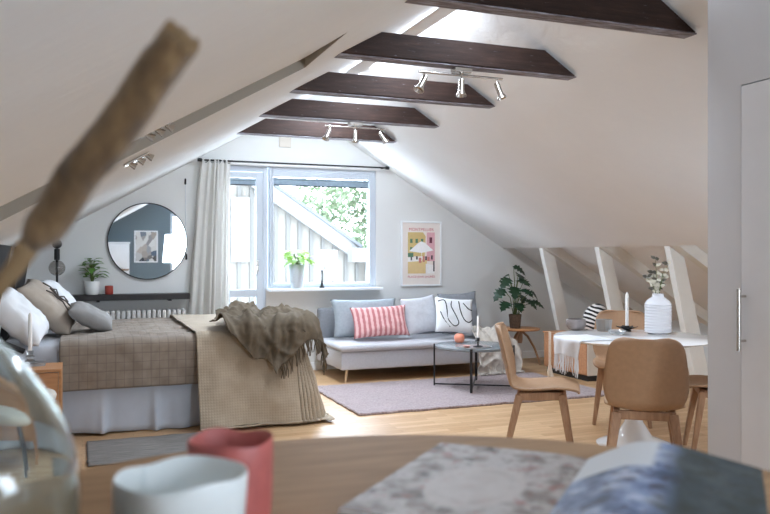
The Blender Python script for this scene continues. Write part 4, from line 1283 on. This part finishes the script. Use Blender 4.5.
# glass bottle vase with bulrush
gp = on_top(-44, .60, TT+.001)
gv = thing('glass_bottle_vase', 'big-bellied clear glass bottle vase at the edge of the near table', 'vase', gp)
outp = [(.0001,0),(.066,0),(.079,.012),(.088,.05),(.0905,.085),(.088,.115),(.082,.138),(.072,.158),(.059,.178),(.046,.196),(.034,.208),(.0255,.217),(.0225,.226),(.0225,.236),(.026,.242)]
inp = [(.0235,.242),(.020,.236),(.020,.226),(.023,.2175),(.0315,.2065),(.0435,.194),(.0565,.1755),(.0695,.1555),(.0795,.136),(.0852,.114),(.0877,.085),(.0853,.05),(.076,.016),(.06,.008),(.0001,.007)]
MB().lathe(outp+inp, 64).build('bottle', M['vaseglass'], gv, smooth=70)
bl = thing('dried_bulrush', 'thick brown dried bulrush stalk slanting up out of the glass vase', 'dried plant')
nk = gp+Vector((0,0,.236))
B0 = ond(29,246,.585); B1 = ond(181,39,.56)
axis = (B1-B0)
mb = MB(); pts = []; rs = []
for k in range(26):
    s = k/25; pts.append(B0+axis*s+Vector((.003*nz(s*4,1),.002*nz(s*4,3),.003*nz(s*5,2))))
    rs.append(.0155*(min(1,.5+s*5.5) if s < .1 else 1)*(1+.03*nz(s*9,5))*(1-.06*(s>.9)))
base_i = len(mb.v)
mb.tube(pts, rs, 28)
for i, p_ in enumerate(mb.v):
    mb.v[i] = p_+Vector((nz(p_.x*160,p_.y*160,p_.z*160),nz(p_.x*160+9,p_.y*160,p_.z*160),0))*.0012
mb.build('seed_head', M['bulrush'], bl, smooth=180)
# ragged broken tip
mb = MB(); rn = random.Random(5); ax = axis.normalized(); s1 = ax.orthogonal().normalized(); s2 = ax.cross(s1)
for k in range(90):
    an = rn.uniform(0,2*PI); rr_ = .0145*math.sqrt(rn.random())
    p_ = B1+s1*rr_*math.cos(an)+s2*rr_*math.sin(an)
    mb.tube([p_-ax*.004, p_+ax*rn.uniform(.002,.008)+s1*rn.uniform(-.002,.002)], [.0016,.0006], 5)
mb.build('frayed_tip', M['straw'], bl)
low = gp+Vector((.012,0,.012))
sk_ = ond(-1,288,.592)
low = gp+Vector((-.03,-.01,.014))
MB().tube([B0+ax*.012, B0-ax*.006, B0.lerp(sk_,.5)+Rv*.001, sk_, sk_.lerp(nk,.55)+Rv*.002, nk, nk.lerp(low,.5), low], [.0085,.0085,.0072,.0066,.0062,.006,.006,.0055], 12).build('stem', M['straw'], bl, smooth=180)

# open magazine on the near table
def tp(u, v): return onz(u, v, TT)
TL = tp(441, 447.5); BLp = tp(342, 513)
hx = (BLp-TL).normalized(); wx = (tp(583,463)-TL); wx = (wx-hx*wx.dot(hx)).normalized()
mg = thing('open_magazine', 'open glossy magazine lying spread on the near oak table', 'magazine', TL+wx*.21)
Mh, Mw = .32, .21
def page_mat(name, kind):
    t = NT(name); tc = t.node('ShaderNodeTexCoord'); uv = tc.outputs['UV']; s = t.sep(uv)
    v = t.coord('UV', (1,1.4,1))
    n1 = t.noise(v, 4.5, 5, .6); n2 = t.noise(t.coord('UV',(1,1.4,1),(0,0,0),(3,1,0)), 9, 4, .6)
    if kind == 'left':
        c = t.ramp(n1, [(.3,rgb(98,86,78)),(.43,rgb(146,138,132)),(.55,rgb(188,184,182)),(.7,rgb(136,124,120))])
        c = t.mix(t.ramp(n2, [(.56,(0,0,0)),(.68,(.75,.75,.75))]), c, rgb(150,84,72))
        n3 = t.noise(t.coord('UV',(1,1,1),(0,0,0),(7,2,0)), 7, 4, .6)
        c = t.mix(t.ramp(n3, [(.58,(0,0,0)),(.68,(.7,.7,.7))]), c, rgb(70,74,70))
        g = t.node('ShaderNodeTexGradient', gradient_type='SPHERICAL')
        t.link(t.coord('UV',(3.6,3.6,1),(0,0,0),(-1.9,-1.5,0)), g.inputs[0])
        c = t.mix(t.ramp(g.outputs[1], [(.0,(0,0,0)),(.06,(.85,.85,.85)),(.3,(.6,.6,.6)),(.36,(.85,.85,.85)),(1,(.75,.75,.75))]), c, rgb(194,188,184))
    else:
        c = t.ramp(n1, [(.35,rgb(60,72,94)),(.5,rgb(126,142,176)),(.62,rgb(186,194,212)),(.75,rgb(92,102,116))])
        c = t.mix(t.ramp(n2, [(.52,(0,0,0)),(.64,(.8,.8,.8))]), c, rgb(58,44,44))
        dk = t.ramp(t.math('ADD', s[0], t.math('MULTIPLY', n1, .3)), [(.62,(0,0,0)),(.74,(.9,.9,.9))])
        c = t.mix(dk, c, rgb(46,54,46))
        band = t.ramp(s[1], [(.62,(0,0,0)),(.64,(1,1,1))])
        left = t.ramp(s[0], [(.42,(1,1,1)),(.46,(0,0,0))])
        c = t.mix(t.math('MULTIPLY', t.sep(band)[0], t.sep(left)[0]), c, rgb(208,212,216))
    t.set(Base_Color=c, Roughness=.5); t.b.inputs['Specular IOR Level'].default_value = .25; return t.m
def page_fn(side, zf):
    def fn(a, b):
        p = wx*(side*Mw*a)*(1.0)+hx*(Mh*b)
        p.z = zf(a,b); return p
    return fn
def zleft(a,b): return .004+.010*math.exp(-a*3)*a*4*.6+.002
def zright(a,b):
    k = math.sin(min(1,a*1.75)*PI/2)*(1-.75*max(0,a-.3)/.7)
    return .006+.040*k*(1-.15*b)
def page(side, zf, nm, mat):
    f = page_fn(side, zf)
    blk = MB(); N = 24
    top = [[f(i/N, j/N) for i in range(N+1)] for j in range(N+1)]
    g_ = MB().grid(f, N, N, lambda a, b: (a if side > 0 else 1-a, 1-b))
    o = g_.build('printed_page', mat, mg, smooth=180)
    # block of pages below
    vs = []; fs = []
    for j in range(N+1):
        for i in range(N+1): vs.append(f(i/N,j/N)-Vector((0,0,.0008)))
    for j in range(N+1):
        for i in range(N+1):
            q = f(i/N,j/N); vs.append(Vector((q.x,q.y,max(.001,q.z-.012 if side > 0 else .001))))
    n1 = (N+1)**2; id_ = lambda i,j,k: k*n1+j*(N+1)+i
    for j in range(N):
        for i in range(N):
            fs.append((id_(i,j,0),id_(i+1,j,0),id_(i+1,j+1,0),id_(i,j+1,0)))
            fs.append((id_(i,j,1),id_(i,j+1,1),id_(i+1,j+1,1),id_(i+1,j,1)))
    for k in range(N):
        for (a_,b_) in (((k,0),(k+1,0)),((k+1,N),(k,N)),((0,k+1),(0,k)),((N,k),(N,k+1))):
            fs.append((id_(*a_,0),id_(*a_,1),id_(*b_,1),id_(*b_,0)))
    MB().add(vs, fs).build('page_block', M['linen'], mg, smooth=40)
page(-1, zleft, 'left', page_mat('magazine_photo_spread', 'left'))
page(1, zright, 'right', page_mat('magazine_blue_photo', 'right'))

# ================= BEHIND THE CAMERA (in the mirror) =================
pc = thing('framed_print', 'white framed print on the blue-grey wall, seen in the mirror', 'picture', (1.42,YN+.001,1.50))
mb = MB().box((-.27,0,-.38),(-.24,.025,.38)).box((.24,0,-.38),(.27,.025,.38)).box((-.24,0,.35),(.24,.025,.38)).box((-.24,0,-.38),(.24,.025,-.35))
mb.build('frame', M['white'], pc)
t = NT('print_blocks'); v = t.coord('Object',(4,1,3)); vo = t.node('ShaderNodeTexVoronoi'); vo.inputs['Scale'].default_value = 2.2; t.link(v, vo.inputs['Vector'])
t.set(Base_Color=t.ramp(t.sep(vo.outputs['Color'])[0], [(0,rgb(226,226,224)),(.45,rgb(216,214,210)),(.5,rgb(96,110,130)),(.75,rgb(190,180,170)),(.9,rgb(60,64,72))]), Roughness=.6)
MB().box((-.24,.002,-.35),(.24,.012,.35)).build('print', t.m, pc)
wc2 = thing('white_cabinet', 'tall white cabinet against the blue-grey wall, seen in the mirror', 'cabinet', (.62,YN+.23,0))
MB().box((-.40,-.2,.0),(.40,.2,1.56)).build('body', M['white'], wc2, bevel=.004)
MB().box((-.42,-.215,1.562),(.42,.225,1.6)).build('cornice', M['white'], wc2, bevel=.004)
for s_ in (-1,1): MB().box((min(s_*.005,s_*.39),.202,.06),(max(s_*.005,s_*.39),.22,1.52)).build('door', M['white'], wc2, bevel=.004)

# ================= LIGHT =================
sc_ = bpy.context.scene
w = bpy.data.worlds.new('sky'); sc_.world = w; w.use_nodes = True
nt = w.node_tree; bg = nt.nodes['Background']
sky = nt.nodes.new('ShaderNodeTexSky'); sky.sky_type = 'HOSEK_WILKIE'; sky.turbidity = 6; sky.ground_albedo = .6
sky.sun_direction = Vector((-.6,-.5,.6)).normalized()
mixn = nt.nodes.new('ShaderNodeMix'); mixn.data_type = 'RGBA'; mixn.inputs[0].default_value = .85
nt.links.new(sky.outputs[0], mixn.inputs[6]); mixn.inputs[7].default_value = (.93,.97,1.0,1)
nt.links.new(mixn.outputs[2], bg.inputs[0]); bg.inputs[1].default_value = 9.0
def area(name, loc, target, sx, sy, power, color=(1,1,1), portal=False):
    l = bpy.data.lights.new(name, 'AREA'); l.shape = 'RECTANGLE'; l.size = sx; l.size_y = sy; l.energy = power; l.color = color
    o = bpy.data.objects.new(name, l); col.objects.link(o); o.location = loc
    d = Vector(target)-Vector(loc); o.rotation_euler = d.to_track_quat('-Z','Y').to_euler()
    if portal: l.cycles.is_portal = True
    return o
area('window_portal', ((WX0+WX1)/2,W+.3,1.6), ((WX0+WX1)/2,0,1.6), 1.3, 1.45, 1, portal=True)
area('door_portal', ((DX0+DX1)/2,W+.3,1.2), ((DX0+DX1)/2,0,1.2), .6, 2.3, 1, portal=True)
area('near_window_portal', ((NW0+NW1)/2,YN-.25,1.3), ((NW0+NW1)/2,0,1.3), .8, 2.1, 1, portal=True)
area('fill_window_portal', (.6-.1,-1.05,zl(.6)+.2), (.5+LS,-1.05,zl(.6)+.2-1), .7, .6, 1, portal=True)  # portal of the added roof opening
area('eave_fill', (4.5,2.3,1.0), (5.3,6.5,.9), .5, .8, 11, (.93,.97,1))  # added fill hidden behind the partition, brightens eave and posts
area('near_slope_fill', (2.1,-1.0,1.45), (1.7,.9,3.0), .8, .8, 13, (.93,.97,1))  # added upward fill behind the camera, brightens the near slopes
for ly, lp_ in ((3.8,7),(4.86,11),(5.88,12),(6.92,22)):
    area('ridge_fill', (2.246,ly,2.925), (2.246,ly,0), .1, .8, lp_, (.95,.975,1))  # added fill strips between the beams, brighten the far end

# ================= CAMERA =================
cam = bpy.data.cameras.new('camera'); co = bpy.data.objects.new('camera', cam); col.objects.link(co)
co.location = (0,0,H); co.rotation_euler = (PI/2,0,-YAW)
cam.sensor_width = 36; cam.lens = F/770*36; cam.shift_y = -2/770
cam.clip_start = .02; cam.clip_end = 200
cam.dof.use_dof = True; cam.dof.focus_distance = 6.2; cam.dof.aperture_fstop = 5.0
sc_.camera = co
sc_.view_settings.view_transform = 'Standard'; sc_.view_settings.look = 'None'
sc_.view_settings.exposure = 1.24; sc_.view_settings.gamma = 0.97
sc_.view_settings.use_white_balance = True; sc_.view_settings.white_balance_temperature = 5700; sc_.view_settings.white_balance_tint = 7
sc_.cycles.max_bounces = 10; sc_.cycles.diffuse_bounces = 6; sc_.cycles.transparent_max_bounces = 12
sc_.cycles.caustics_reflective = False; sc_.cycles.caustics_refractive = False
sc_.cycles.sample_clamp_indirect = 6
sc_.cycles.use_denoising = True
